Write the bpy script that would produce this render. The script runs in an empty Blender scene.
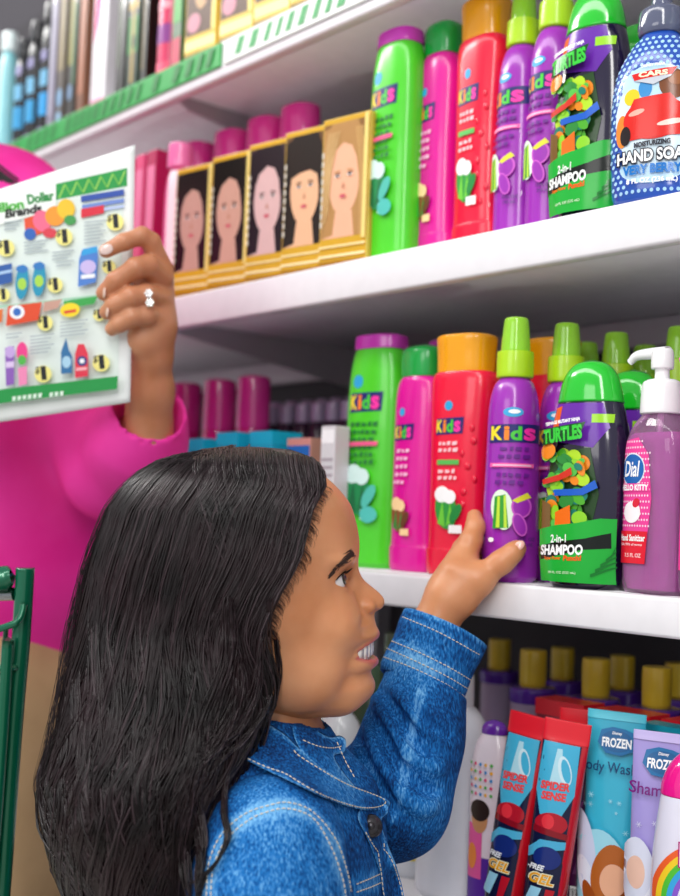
import bpy, bmesh, math, random
import numpy as np
from mathutils import Vector, Matrix
from mathutils.bvhtree import BVHTree
random.seed(7); rng = np.random.default_rng(11)
scn = bpy.context.scene
COL = scn.collection
PI = math.pi

# ------------------------------------------------------------------ camera
F, CX, CY = 1200., 340., 448.
_y, _p, _r = [math.radians(a) for a in (40.588, 3.383, 2.187)]
fw = np.array([-math.cos(_y)*math.cos(_p), math.sin(_y)*math.cos(_p), math.sin(_p)])
_rt = np.cross(fw, [0, 0, 1.]); _rt /= np.linalg.norm(_rt); _up = np.cross(_rt, fw)
RT = math.cos(_r)*_rt + math.sin(_r)*_up
UP = -math.sin(_r)*_rt + math.cos(_r)*_up
EYE = np.array([0, 0, 1.08])
cd = bpy.data.cameras.new('camera'); cam = bpy.data.objects.new('camera', cd); COL.objects.link(cam)
m = Matrix([[RT[i], UP[i], -fw[i], EYE[i]] for i in range(3)] + [[0, 0, 0, 1]])
cam.matrix_world = m
cd.sensor_fit = 'VERTICAL'; cd.sensor_height = 36; cd.sensor_width = 36; cd.lens = 1200/896*36
cd.dof.use_dof = True; cd.dof.focus_distance = 0.90; cd.dof.aperture_fstop = 4.6
cd.clip_start = .05
scn.camera = cam
scn.view_settings.view_transform = 'Standard'; scn.view_settings.look = 'None'
scn.view_settings.gamma = 1; scn.view_settings.use_curve_mapping = False
scn.view_settings.exposure = 0.12
# ------------------------------------------------------------------ light
w = bpy.data.worlds.new('store_air'); scn.world = w; w.use_nodes = True
bg = w.node_tree.nodes['Background']; bg.inputs[0].default_value = (0.95, 0.97, 1, 1); bg.inputs[1].default_value = 0.54
def area(name, loc, tgt, sx, sy, power, col=(1, .985, .96)):
    l = bpy.data.lights.new(name, 'AREA'); l.shape = 'RECTANGLE'; l.size = sx; l.size_y = sy; l.energy = power; l.color = col
    o = bpy.data.objects.new(name, l); COL.objects.link(o); o.location = loc
    o.rotation_euler = (Vector(tgt)-Vector(loc)).to_track_quat('-Z', 'Y').to_euler(); return o
area('aisle_and_fill_light', (-1.0, -0.55, 2.75), (-1.0, .6, 1.1), 3.2, .35, 24)
area('aisle_and_fill_light', (-2.9, -0.3, 2.75), (-2.4, .6, 1.1), 1.6, .35, 30)
area('aisle_and_fill_light', (0.75, -0.75, 2.2), (-.7, .8, 1.0), .30, 1.3, 15)  # fill added behind the camera to brighten the scene, not a store fixture
area('aisle_and_fill_light', (-0.35, -1.9, 1.9), (-.9, .8, 1.0), 1.3, .9, 12)  # broad fill added on the camera side, no lamp of the aisle

def P(px, py, z):
    "point of the place that the photo shows at px, py when it is z metres in front of the camera"
    return EYE + z*(fw + (px-CX)/F*RT - (py-CY)/F*UP)
def X_at(px, y, z):
    k = (px-CX)/F; n = RT-k*fw
    return -(n[1]*y+n[2]*(z-1.08))/n[0]

# ------------------------------------------------------------------ materials
MATS = {}
def lin(c):
    return tuple(((x+.055)/1.055)**2.4 if x > .04045 else x/12.92 for x in c)
def hexc(h):
    return tuple(int(h[i:i+2], 16)/255 for i in (0, 2, 4))
def mat(hx, rough=.4, metal=0, trans=0, coat=0, sss=0, bump=None, ior=1.45, alpha=1, spec=.5):
    key = (hx, rough, metal, trans, coat, sss, bump, alpha, spec)
    if key in MATS: return MATS[key]
    m = bpy.data.materials.new('mat_'+hx); m.use_nodes = True; nt = m.node_tree
    b = nt.nodes['Principled BSDF']; c = lin(hexc(hx))
    b.inputs['Base Color'].default_value = (*c, 1); b.inputs['Roughness'].default_value = rough
    b.inputs['Metallic'].default_value = metal; b.inputs['Transmission Weight'].default_value = trans
    b.inputs['Coat Weight'].default_value = coat; b.inputs['IOR'].default_value = ior
    b.inputs['Specular IOR Level'].default_value = spec
    b.inputs['Alpha'].default_value = alpha
    if sss:
        b.inputs['Subsurface Weight'].default_value = sss; b.inputs['Subsurface Radius'].default_value = (.012, .005, .003)
        b.inputs['Subsurface Scale'].default_value = 1
    # slight procedural unevenness so that no surface is perfectly flat in colour
    tc = nt.nodes.new('ShaderNodeTexCoord'); nz = nt.nodes.new('ShaderNodeTexNoise')
    nz.inputs['Scale'].default_value = bump[0] if bump else 60
    nt.links.new(tc.outputs['Object'], nz.inputs['Vector'])
    mp = nt.nodes.new('ShaderNodeMapRange'); mp.inputs[3].default_value = .94; mp.inputs[4].default_value = 1.05
    nt.links.new(nz.outputs['Fac'], mp.inputs[0])
    mx = nt.nodes.new('ShaderNodeMix'); mx.data_type = 'RGBA'; mx.blend_type = 'MULTIPLY'; mx.inputs[0].default_value = 1
    mx.inputs[6].default_value = (*c, 1); nt.links.new(mp.outputs[0], mx.inputs[7]); nt.links.new(mx.outputs[2], b.inputs['Base Color'])
    if bump:
        bp = nt.nodes.new('ShaderNodeBump'); bp.inputs['Strength'].default_value = bump[1]; bp.inputs['Distance'].default_value = .002
        nt.links.new(nz.outputs['Fac'], bp.inputs['Height']); nt.links.new(bp.outputs[0], b.inputs['Normal'])
    MATS[key] = m; return m

def nodes_mat(name):
    m = bpy.data.materials.new(name); m.use_nodes = True
    return m, m.node_tree, m.node_tree.nodes['Principled BSDF'], m.node_tree.nodes, m.node_tree.links
def ramp(nt, stops):
    r = nt.nodes.new('ShaderNodeValToRGB'); e = r.color_ramp.elements
    e[0].position, e[0].color = stops[0][0], (*lin(hexc(stops[0][1])), 1)
    e[1].position, e[1].color = stops[-1][0], (*lin(hexc(stops[-1][1])), 1)
    for p_, h_ in stops[1:-1]:
        k = e.new(p_); k.color = (*lin(hexc(h_)), 1)
    return r
def skin_mat(name, base, blush, lip):
    m, nt, b, N, L = nodes_mat(name)
    tc = N.new('ShaderNodeTexCoord'); nz = N.new('ShaderNodeTexNoise'); nz.inputs['Scale'].default_value = 22; nz.inputs['Detail'].default_value = 5
    L.new(tc.outputs['Object'], nz.inputs['Vector']); rp = ramp(nt, [(.3, base), (.75, blush)]); L.new(nz.outputs['Fac'], rp.inputs[0])
    at = N.new('ShaderNodeAttribute'); at.attribute_name = 'lip'
    mx = N.new('ShaderNodeMix'); mx.data_type = 'RGBA'; L.new(at.outputs['Fac'], mx.inputs[0]); L.new(rp.outputs[0], mx.inputs[6])
    mx.inputs[7].default_value = (*lin(hexc(lip)), 1); L.new(mx.outputs[2], b.inputs['Base Color'])
    b.inputs['Roughness'].default_value = .38; b.inputs['Subsurface Weight'].default_value = .18
    b.inputs['Subsurface Radius'].default_value = (.010, .004, .002); b.inputs['Subsurface Scale'].default_value = 1
    n2 = N.new('ShaderNodeTexNoise'); n2.inputs['Scale'].default_value = 900; L.new(tc.outputs['Object'], n2.inputs['Vector'])
    bp = N.new('ShaderNodeBump'); bp.inputs['Strength'].default_value = .12; bp.inputs['Distance'].default_value = .0006
    L.new(n2.outputs['Fac'], bp.inputs['Height']); L.new(bp.outputs[0], b.inputs['Normal']); return m
def denim_mat():
    m, nt, b, N, L = nodes_mat('denim')
    tc = N.new('ShaderNodeTexCoord')
    mp = N.new('ShaderNodeMapping'); mp.inputs['Scale'].default_value = (1, 1, .28); L.new(tc.outputs['Object'], mp.inputs[0])
    n1 = N.new('ShaderNodeTexNoise'); n1.inputs['Scale'].default_value = 700; n1.inputs['Detail'].default_value = 3; L.new(mp.outputs[0], n1.inputs['Vector'])
    n2 = N.new('ShaderNodeTexNoise'); n2.inputs['Scale'].default_value = 16; n2.inputs['Detail'].default_value = 6; L.new(tc.outputs['Object'], n2.inputs['Vector'])
    ad = N.new('ShaderNodeMath'); ad.operation = 'MULTIPLY_ADD'; ad.inputs[1].default_value = .55; L.new(n1.outputs['Fac'], ad.inputs[0])
    sc = N.new('ShaderNodeMath'); sc.operation = 'MULTIPLY'; sc.inputs[1].default_value = .5; L.new(n2.outputs['Fac'], sc.inputs[0]); L.new(sc.outputs[0], ad.inputs[2])
    at = N.new('ShaderNodeAttribute'); at.attribute_name = 'fade'
    a2 = N.new('ShaderNodeMath'); a2.operation = 'ADD'; L.new(ad.outputs[0], a2.inputs[0]); L.new(at.outputs['Fac'], a2.inputs[1])
    rp = ramp(nt, [(.36, '031c42'), (.49, '0b4686'), (.60, '1b72bd'), (.78, '7cbdee')]); L.new(a2.outputs[0], rp.inputs[0]); L.new(rp.outputs[0], b.inputs['Base Color'])
    b.inputs['Roughness'].default_value = .85; b.inputs['Specular IOR Level'].default_value = .2
    bp = N.new('ShaderNodeBump'); bp.inputs['Strength'].default_value = .5; bp.inputs['Distance'].default_value = .0015
    n3 = N.new('ShaderNodeTexNoise'); n3.inputs['Scale'].default_value = 45; n3.inputs['Detail'].default_value = 8; L.new(tc.outputs['Object'], n3.inputs['Vector'])
    a3 = N.new('ShaderNodeMath'); a3.operation = 'ADD'; L.new(n3.outputs['Fac'], a3.inputs[0]); L.new(n1.outputs['Fac'], a3.inputs[1])
    L.new(a3.outputs[0], bp.inputs['Height']); L.new(bp.outputs[0], b.inputs['Normal']); return m
def hair_mat():
    m, nt, b, N, L = nodes_mat('hair')
    tc = N.new('ShaderNodeTexCoord'); nz = N.new('ShaderNodeTexNoise'); nz.inputs['Scale'].default_value = 30; L.new(tc.outputs['Object'], nz.inputs['Vector'])
    rp = ramp(nt, [(.3, '0c0607'), (.7, '25161a')]); L.new(nz.outputs['Fac'], rp.inputs[0]); L.new(rp.outputs[0], b.inputs['Base Color'])
    b.inputs['Roughness'].default_value = .30; b.inputs['Specular IOR Level'].default_value = .42; return m
def cloth_mat(name, a, c, scale=14, rough=.8, st=.35):
    m, nt, b, N, L = nodes_mat(name)
    tc = N.new('ShaderNodeTexCoord'); nz = N.new('ShaderNodeTexNoise'); nz.inputs['Scale'].default_value = scale; nz.inputs['Detail'].default_value = 4
    L.new(tc.outputs['Object'], nz.inputs['Vector']); rp = ramp(nt, [(.3, a), (.7, c)]); L.new(nz.outputs['Fac'], rp.inputs[0]); L.new(rp.outputs[0], b.inputs['Base Color'])
    b.inputs['Roughness'].default_value = rough; bp = N.new('ShaderNodeBump'); bp.inputs['Strength'].default_value = st; bp.inputs['Distance'].default_value = .01
    L.new(nz.outputs['Fac'], bp.inputs['Height']); L.new(bp.outputs[0], b.inputs['Normal']); return m

# ------------------------------------------------------------------ object helpers
def tag(o, label=None, cat=None, group=None, kind=None):
    if label: o['label'] = label
    if cat: o['category'] = cat
    if group: o['group'] = group
    if kind: o['kind'] = kind
    return o
def thing(name, loc, label, cat, group=None, rz=0):
    o = bpy.data.objects.new(name, None); o.empty_display_size = .02; COL.objects.link(o)
    o.location = loc; o.rotation_euler = (0, 0, rz); return tag(o, label, cat, group)
def link(name, me, mats, parent=None, smooth=True):
    for mm in (mats if isinstance(mats, (list, tuple)) else [mats]): me.materials.append(mm)
    if smooth: me.polygons.foreach_set('use_smooth', [True]*len(me.polygons))
    o = bpy.data.objects.new(name, me); COL.objects.link(o)
    if parent is not None: o.parent = parent
    return o
def np_mesh(name, V, Fq):
    V = np.asarray(V, np.float32); Fq = np.asarray(Fq, np.int32); k = Fq.shape[1]
    me = bpy.data.meshes.new(name); me.vertices.add(len(V)); me.vertices.foreach_set('co', V.ravel())
    me.loops.add(Fq.size); me.loops.foreach_set('vertex_index', Fq.ravel())
    me.polygons.add(len(Fq)); me.polygons.foreach_set('loop_start', np.arange(0, Fq.size, k, dtype=np.int32))
    me.update(calc_edges=True); me.validate(); return me
def from_bm(name, bm):
    me = bpy.data.meshes.new(name); bm.to_mesh(me); bm.free(); return me
def bx(bm, x0, x1, y0, y1, z0, z1, bev=0):
    r = bmesh.ops.create_cube(bm, size=1)
    for v in r['verts']:
        v.co = Vector(((x0+x1)/2+v.co.x*(x1-x0), (y0+y1)/2+v.co.y*(y1-y0), (z0+z1)/2+v.co.z*(z1-z0)))
    if bev:
        es = {e for v in r['verts'] for e in v.link_edges}
        bmesh.ops.bevel(bm, geom=list(es), offset=bev, segments=2, affect='EDGES', profile=.6)
def box(name, x0, x1, y0, y1, z0, z1, mt, parent=None, bev=0, smooth=False):
    bm = bmesh.new(); bx(bm, x0, x1, y0, y1, z0, z1, bev); return link(name, from_bm(name, bm), mt, parent, smooth)
def tubes(strands, sides=6):
    "strands: list of (pts Nx3, radii N or float) -> one numpy mesh"
    VV, FF, base = [], [], 0
    for pts, rad in strands:
        pts = np.asarray(pts, float); n = len(pts); rad = np.broadcast_to(np.asarray(rad, float), (n,))
        t = np.gradient(pts, axis=0); t /= np.linalg.norm(t, axis=1)[:, None]+1e-12
        ref = np.array([.577, .577, .577]) if abs(t[0]@np.array([.3, .9, .3])) < .8 else np.array([1., 0, 0])
        ref = np.array([.31, .87, .38]) if abs(t.mean(0)@np.array([.31, .87, .38])) < .85 else np.array([.9, -.3, .3])
        a = np.cross(t, ref); a /= np.linalg.norm(a, axis=1)[:, None]+1e-12; b = np.cross(t, a)
        ang = np.arange(sides)*2*PI/sides
        ring = pts[:, None]+rad[:, None, None]*(np.cos(ang)[None, :, None]*a[:, None]+np.sin(ang)[None, :, None]*b[:, None])
        VV.append(ring.reshape(-1, 3)); i = np.arange(n-1)[:, None]*sides+np.arange(sides)[None]; j = np.arange(n-1)[:, None]*sides+(np.arange(sides)+1)[None] % sides
        FF.append(np.stack([i, j, j+sides, i+sides], -1).reshape(-1, 4)+base); base += n*sides
        if sides >= 6:
            for e, s in ((0, 1), (n-1, -1)):
                c = len(np.concatenate(VV)) if False else base
                VV.append(pts[e:e+1]-s*t[e]*rad[e]*.5); base += 1
                k = np.arange(sides); off = c-n*sides+e*sides if e == 0 else c-1-n*sides+e*sides
                FF.append(np.stack([off+k, off+(k+1) % sides, np.full(sides, c), np.full(sides, c)], -1)[:, ::s])
    V = np.concatenate(VV); Fq = np.concatenate(FF)
    tri = Fq[:, 2] == Fq[:, 3]; tri2 = Fq[:, 0] == Fq[:, 1]
    me = bpy.data.meshes.new('tubes')
    if (tri | tri2).any():
        faces = [tuple(dict.fromkeys(f)) for f in Fq.tolist()]
        me.from_pydata(V.tolist(), [], faces); me.update(); return me
    return np_mesh('tubes', V, Fq)
def cr(pts, n):
    "Catmull-Rom resample of a polyline"
    p = np.asarray(pts, float); p = np.vstack([2*p[0]-p[1], p, 2*p[-1]-p[-2]]); out = []
    segs = len(p)-3
    for t in np.linspace(0, segs-1e-6, n):
        i = int(t); u = t-i; a, b, c, d = p[i:i+4]
        out.append(.5*((2*b)+(-a+c)*u+(2*a-5*b+4*c-d)*u*u+(-a+3*b-3*c+d)*u**3))
    return np.array(out)
def copy_tree(o, parent=None):
    c = o.copy(); COL.objects.link(c); c.parent = parent
    for ch in list(o.children): copy_tree(ch, c)
    return c

# ------------------------------------------------------------------ lofts (bottles, tubes) with curved-on prints
class Loft:
    def __init__(s, secs, n=2.3, seg=48, steps=40, ox=None):
        s.secs = secs; s.n = n; s.seg = seg; s.steps = steps
        z = [q[0] for q in secs]; s.z0, s.z1 = z[0], z[-1]
        s.zz = np.array(z)
        s.hw = np.array([q[1] for q in secs]); s.hd = np.array([q[2] for q in secs])
    def at(s, z):
        # smooth (monotone-ish) interpolation
        return float(np.interp(z, s.zs, s.ws)), float(np.interp(z, s.zs, s.ds))
    def prep(s):
        P_ = cr(np.stack([s.zz, s.hw, s.hd], 1), max(s.steps, len(s.zz)*6)); P_[:, 0] = np.maximum.accumulate(P_[:, 0])
        s.zs, s.ws, s.ds = P_[:, 0], np.maximum(P_[:, 1], .0003), np.maximum(P_[:, 2], .0003); return s
    def mesh(s, name):
        s.prep(); k = s.seg; a = np.arange(k)*2*PI/k; ca, sa = np.cos(a), np.sin(a); e = 2/s.n
        cx = np.sign(ca)*np.abs(ca)**e; cy = np.sign(sa)*np.abs(sa)**e
        zs = list(s.zs); ws = list(s.ws); ds = list(s.ds)
        V = np.array([[w_*x, d_*y, z] for z, w_, d_ in zip(zs, ws, ds) for x, y in zip(cx, cy)])
        n = len(zs); Fq = [(i*k+j, i*k+(j+1) % k, (i+1)*k+(j+1) % k, (i+1)*k+j) for i in range(n-1) for j in range(k)]
        me = bpy.data.meshes.new(name); me.from_pydata(V.tolist(), [], Fq+[tuple(range(k))[::-1], tuple((n-1)*k+j for j in range(k))]); me.update(); return me
    def front(s, u, v, eps):
        w_, d_ = s.at(v); r = min(.995, abs(u)/w_)
        x = max(-w_*.995, min(w_*.995, u)); yy = d_*(1-r**s.n)**(1/s.n); gx = (abs(x)/w_)**(s.n-1)/w_*(1 if x > 0 else -1); gy = (yy/d_)**(s.n-1)/d_; g = math.hypot(gx, gy)+1e-9; e = eps*1.6
        return Vector((x+gx/g*e, -yy-gy/g*e, v))
class Flat:
    "front face of a box: y = -hd"
    def __init__(s, hd): s.hd = hd
    def front(s, u, v, eps): return Vector((u, -s.hd-eps, v))

TXT = {}
def text_mesh(st, bold=0, shear=0):
    key = (st, bold, shear)
    if key in TXT: return TXT[key]
    c = bpy.data.curves.new('t', 'FONT'); c.body = st; c.size = 1; c.offset = bold; c.shear = shear; c.resolution_u = 3; c.align_x = 'LEFT'
    o = bpy.data.objects.new('t', c); COL.objects.link(o); bpy.context.view_layer.update()
    dg = bpy.context.evaluated_depsgraph_get(); me = bpy.data.meshes.new_from_object(o.evaluated_get(dg))
    V = np.array([v.co[:2] for v in me.vertices]) ; Fc = [tuple(p.vertices) for p in me.polygons]
    bpy.data.objects.remove(o); bpy.data.curves.remove(c); bpy.data.meshes.remove(me)
    V -= V.min(0); V /= V.max(0); TXT[key] = (V, Fc); return TXT[key]
# art items: ('r',u0,v0,u1,v1,col) ('e',cu,cv,ru,rv,col[,rot]) ('p',[(u,v)..],col) ('t',str,u0,v0,u1,v1,col[,bold,shear,rot])
def art_mesh(name, items, surf, cut=.0035, rough=.4):
    bm = bmesh.new(); mats = []; idx = {}
    L_ = -1; last = None
    for it in items:
        kd = it[0]; rot = 0; sg = (kd, it[-1] if kd == 'p' else it[5] if kd in 're' else it[6], round(it[3], 4) if kd == 'e' else 0)
        if sg != last or kd == 'p': L_ += 1; last = sg
        if kd == 'r': pts = [(it[1], it[2]), (it[3], it[2]), (it[3], it[4]), (it[1], it[4])]; faces = [range(4)]; col = it[5]
        elif kd == 'e':
            cu, cv, ru, rv, col = it[1:6]; rot = it[6] if len(it) > 6 else 0; ca, sa = math.cos(rot), math.sin(rot)
            pts = []
            for k in range(28):
                a = k*2*PI/28; x, y = ru*math.cos(a), rv*math.sin(a); pts.append((cu+x*ca-y*sa, cv+x*sa+y*ca))
            faces = [range(28)]
        elif kd == 'p': pts = it[1]; faces = [range(len(pts))]; col = it[2]
        else:
            st, u0, v0, u1, v1, col = it[1:7]; bold = it[7] if len(it) > 7 else .02; sh = it[8] if len(it) > 8 else 0; rot = it[9] if len(it) > 9 else 0
            V, Fc = text_mesh(st, bold, sh); pts = [(u0+a*(u1-u0), v0+b*(v1-v0)) for a, b in V]; faces = Fc
            if rot:
                cu, cv = (u0+u1)/2, (v0+v1)/2; ca, sa = math.cos(rot), math.sin(rot)
                pts = [(cu+(a-cu)*ca-(b-cv)*sa, cv+(a-cu)*sa+(b-cv)*ca) for a, b in pts]
        if col not in idx: idx[col] = len(mats); mats.append(mat(col, rough))
        b2 = bmesh.new(); vs = [b2.verts.new((a, b, 0)) for a, b in pts]
        for f in faces:
            try: b2.faces.new([vs[i] for i in f])
            except ValueError: pass
        b2.normal_update(); bmesh.ops.triangulate(b2, faces=b2.faces[:])
        if cut:
            for ax in (0, 1):
                lo = min(p_[ax] for p_ in pts); hi = max(p_[ax] for p_ in pts); st_ = cut if ax == 0 else cut*2.5
                c = math.floor(lo/st_)*st_+st_
                while c < hi:
                    nrm = (1, 0, 0) if ax == 0 else (0, 1, 0)
                    bmesh.ops.bisect_plane(b2, geom=b2.verts[:]+b2.edges[:]+b2.faces[:], plane_co=(c if ax == 0 else 0, c if ax else 0, 0), plane_no=nrm, dist=1e-7); c += st_
        off = {}
        eps = .00022+.00006*L_
        for v in b2.verts: off[v] = bm.verts.new(surf.front(v.co.x, v.co.y, eps))
        for f in b2.faces:
            try:
                nf = bm.faces.new([off[v] for v in f.verts]); nf.material_index = idx[col]
            except ValueError: pass
        b2.free()
    bm.normal_update()
    return from_bm(name, bm), mats
def art(name, items, surf, parent, cut=.0035, rough=.4, label=None):
    me, mats = art_mesh(name, items, surf, cut, rough); o = link(name, me, mats, parent, smooth=True)
    if label: o['label'] = label
    return o

# ------------------------------------------------------------------ the setting
ZA, ZB, ZC, ZD, ZE, ZF = 1.622, 1.334, 1.032, .735, .44, .15
tag(box('floor', -4.5, 2.2, -3.2, 1.25, -.02, 0, mat('b9b4ad', .35, bump=(3, .05))), kind='structure')
tag(box('wall_back', -4.5, 2.2, 1.25, 1.3, 0, 2.6, mat('4d4a50', .8)), kind='structure')

XL, XR, Y0, Y1 = -3.6, .28, .76, 1.16
white = mat('eceaee', .38, coat=.2); grey = mat('bdb8be', .5); dark = mat('3b383d', .6)
# gondola frame: back panel, posts with slots, kick base
gon = thing('shelving_frame', (-1.6, 1.2, 0), 'dark pegboard back panel and slotted posts that carry the white shelves', 'shelving frame')
def rel(o, root): o.location = Vector(o.location)-Vector(root.location); return o
rel(box('back_panel', XL, XR, 1.19, 1.21, .02, 2.2, mat('3a373c', .7), gon), gon)
for x in (-3.5, -2.35, -1.28, -.12):
    p = rel(box('upright_post', x-.015, x+.015, 1.165, 1.192, .02, 2.2, mat('a29ea4', .4), gon, .002), gon)
rel(box('kick_plate', XL, XR, .80, .82, 0, .13, dark, gon), gon)
def shelf(z, lip, label, rail=None):
    t = thing('store_shelf', (-1.6, Y0, z), label, 'shelf', 'long white gondola shelves')
    bm = bmesh.new(); bx(bm, XL+1.6, XR+1.6, .0142, Y1-Y0, -.012, 0); link('deck', from_bm('deck', bm), white, t)
    bm = bmesh.new(); bx(bm, XL+1.6, XR+1.6, 0, .014, -lip, 0, .003); link('front_lip', from_bm('lip', bm), white, t)
    bm = bmesh.new(); bx(bm, XL+1.6, XR+1.6, Y1-Y0-.02, Y1-Y0, -.045, -.0125, .002); link('rear_rail', from_bm('rr', bm), grey, t)
    for x in (-3.5, -2.35, -1.28, -.12):
        bm = bmesh.new()
        vs = [bm.verts.new((x+1.6+dx, a, b)) for dx in (-.002, .002) for a, b in ((.03, -.013), (Y1-Y0, -.013), (Y1-Y0, -.075), (.06, -.028))]
        bm.faces.new(vs[:4]); bm.faces.new(vs[4:][::-1])
        for i in range(4): bm.faces.new([vs[i], vs[4+i], vs[4+(i+1) % 4], vs[(i+1) % 4]])
        bmesh.ops.recalc_face_normals(bm, faces=bm.faces); link('bracket', from_bm('br', bm), grey, t, False)
    return t
shA = shelf(ZA, .043, 'topmost white shelf with a green price strip along its front rail')
shB = shelf(ZB, .038, 'white shelf holding the hair colour boxes and the blue hand soap bottle')
shC = shelf(ZC, .030, 'white shelf at eye height that the child reaches over')
shD = shelf(ZD, .030, 'lower white shelf holding gel tubes, lotion bottles and body wash tubes')
# price strips on the top rail
def strip(x0, x1, base, mark, name):
    bm = bmesh.new(); bx(bm, x0+1.6, x1+1.6, -.003, -.0003, -.031, -.003, .001); s = link(name, from_bm(name, bm), mat(base, .4), shA, False)
    items = []; r = random.Random(int(x0*-100)); x = x0+1.6+.02
    while x < x1+1.6-.02:                       # slanted strokes of the unreadable print
        wd = r.uniform(.012, .024); items.append(('p', [(x, -.026), (x+wd*.55, -.026), (x+wd*.55+.008, -.007), (x+.008, -.007)], mark)); x += wd+.004
        if r.random() < .18: x += .02
    me, mats = art_mesh('strip_print', items, Flat(.003), 0); link('strip_print', me, mats, s, False)
strip(-2.35, -1.70, '2f9a4b', 'bfe3c4', 'price_strip'); strip(-1.69, -1.12, '1fa345', '0f7c30', 'price_strip'); strip(-1.112, -.2, 'e9efea', '1e9a4a', 'price_strip')

# ------------------------------------------------------------------ goods
def kids_logo(cu, cv, w_, h_):
    x0 = cu-w_/2; q = w_/4.3
    its = [('p', [(x0, cv-h_/2), (x0+w_, cv-h_/2+.001), (x0+w_+.001, cv+h_/2), (x0+.0005, cv+h_/2-.001)], '1d1f6e')]
    for i, (ch, c) in enumerate(zip('Kids', ('ffe62a', 'ff8a1e', '49cf3a', 'ff2fa8'))):
        wd = q*(.5 if ch == 'i' else 1.0); off = [.12, 1.17, 1.72, 2.8][i]*q*1.08
        its.append(('t', ch, x0+off, cv-h_*.36, x0+off+wd, cv+h_*.36*(.8 if ch == 's' else 1), c, .035))
    return its
def up(items, dv, k=1.0):
    "the same print moved up by dv"
    out = []
    for it in items:
        it = list(it)
        if it[0] in 'rt': i = 1 if it[0] == 'r' else 2; it[i+1] = it[i+1]*k+dv; it[i+3] = it[i+3]*k+dv
        elif it[0] == 'e': it[2] = it[2]*k+dv; it[4] *= k
        else: it[1] = [(a, b*k+dv) for a, b in it[1]]
        out.append(tuple(it))
    return out
def small_lines(cu, v0, rows, col, w_=.03, gap=.006, h_=.0035, seed=3):
    r = random.Random(seed); out = []
    for k in range(rows):
        v = v0-k*gap; x = cu-w_/2+r.uniform(0, .003)
        while x < cu+w_/2-.003:
            l = r.uniform(.003, .007); out.append(('p', [(x, v), (x+l*.8, v+.0002), (x+l*.8+.0006, v+h_*r.uniform(.6, 1)), (x+.0004, v+h_*.8)], col)); x += l+.0012
    return out
def cap_disc(secs, n, seg=40, steps=20): return Loft(secs, n, seg, steps)

def kids_bottle(name, col, capcol, h, hw, hd, captype, art_items, label, group, dots=None, n=2.6):
    t = thing(name, (0, 0, 0), label, 'bottle', group)
    if captype == 'low':
        bh = h-.0135
        L_ = Loft([(0, hw*.90, hd*.88), (.003, hw*.98, hd*.97), (.012, hw, hd), (bh*.45, hw*.985, hd), (bh*.72, hw*.97, hd*.97), (bh*.86, hw*.93, hd*.93), (bh*.945, hw*.86, hd*.88), (bh*.985, hw*.79, hd*.84), (bh, hw*.74, hd*.8)], n)
        c = Loft([(bh-.0005, hw*.79, hd*.86), (bh+.001, hw*.81, hd*.88), (h-.002, hw*.79, hd*.86), (h, hw*.73, hd*.8)], n)
    elif captype == 'tall':
        bh = h-.034
        L_ = Loft([(0, hw*.90, hd*.88), (.004, hw*.98, hd*.97), (.022, hw, hd), (.028, hw*.94, hd*.97), (bh*.35, hw*.93, hd), (bh*.6, hw*.94, hd), (bh*.8, hw*.98, hd*.98), (bh*.94, hw*1.0, hd*.95), (bh*.985, hw*.94, hd*.9), (bh, hw*.86, hd*.86)], n)
        c = Loft([(bh-.0005, hw*.80, hd*.86), (bh+.002, hw*.82, hd*.88), (bh+.018, hw*.83, hd*.92), (h-.003, hw*.86, hd*.96), (h, hw*.8, hd*.9)], n)
    else:   # rounded green cap
        bh = h-.030
        L_ = Loft([(0, hw*.90, hd*.88), (.004, hw*.98, hd*.97), (.022, hw, hd), (.03, hw*.93, hd*.97), (bh*.5, hw*.92, hd), (bh*.85, hw*.93, hd*.96), (bh*.96, hw*.84, hd*.9), (bh, hw*.66, hd*.8)], n)
        c = Loft([(bh-.0005, hw*.68, hd*.82), (bh+.002, hw*.72, hd*.84), (h-.010, hw*.74, hd*.86), (h-.003, hw*.66, hd*.76), (h, hw*.45, hd*.5)], n)
    b = link('bottle_body', L_.mesh('body'), mat(col, .26, coat=.3, sss=.05), t)
    link('cap', c.mesh('cap'), mat(capcol, .2, coat=.5), t)
    if dots:
        bm = bmesh.new()
        for k in range(9):
            v = bh*(.22+.062*k); u = hw*(.55+.18*math.sin(k*1.9)); p = L_.front(u, v, -.0006)
            mtx = Matrix.Translation(p) @ Matrix.Diagonal((.0034*(1+.25*math.sin(k*3)), .0022, .0040, 1)); bmesh.ops.create_uvsphere(bm, u_segments=14, v_segments=9, radius=1, matrix=mtx)
        link('grip_bumps', from_bm('bumps', bm), mat(dots, .26, coat=.3), t)
    art('label', art_items, L_, t); return t

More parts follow.
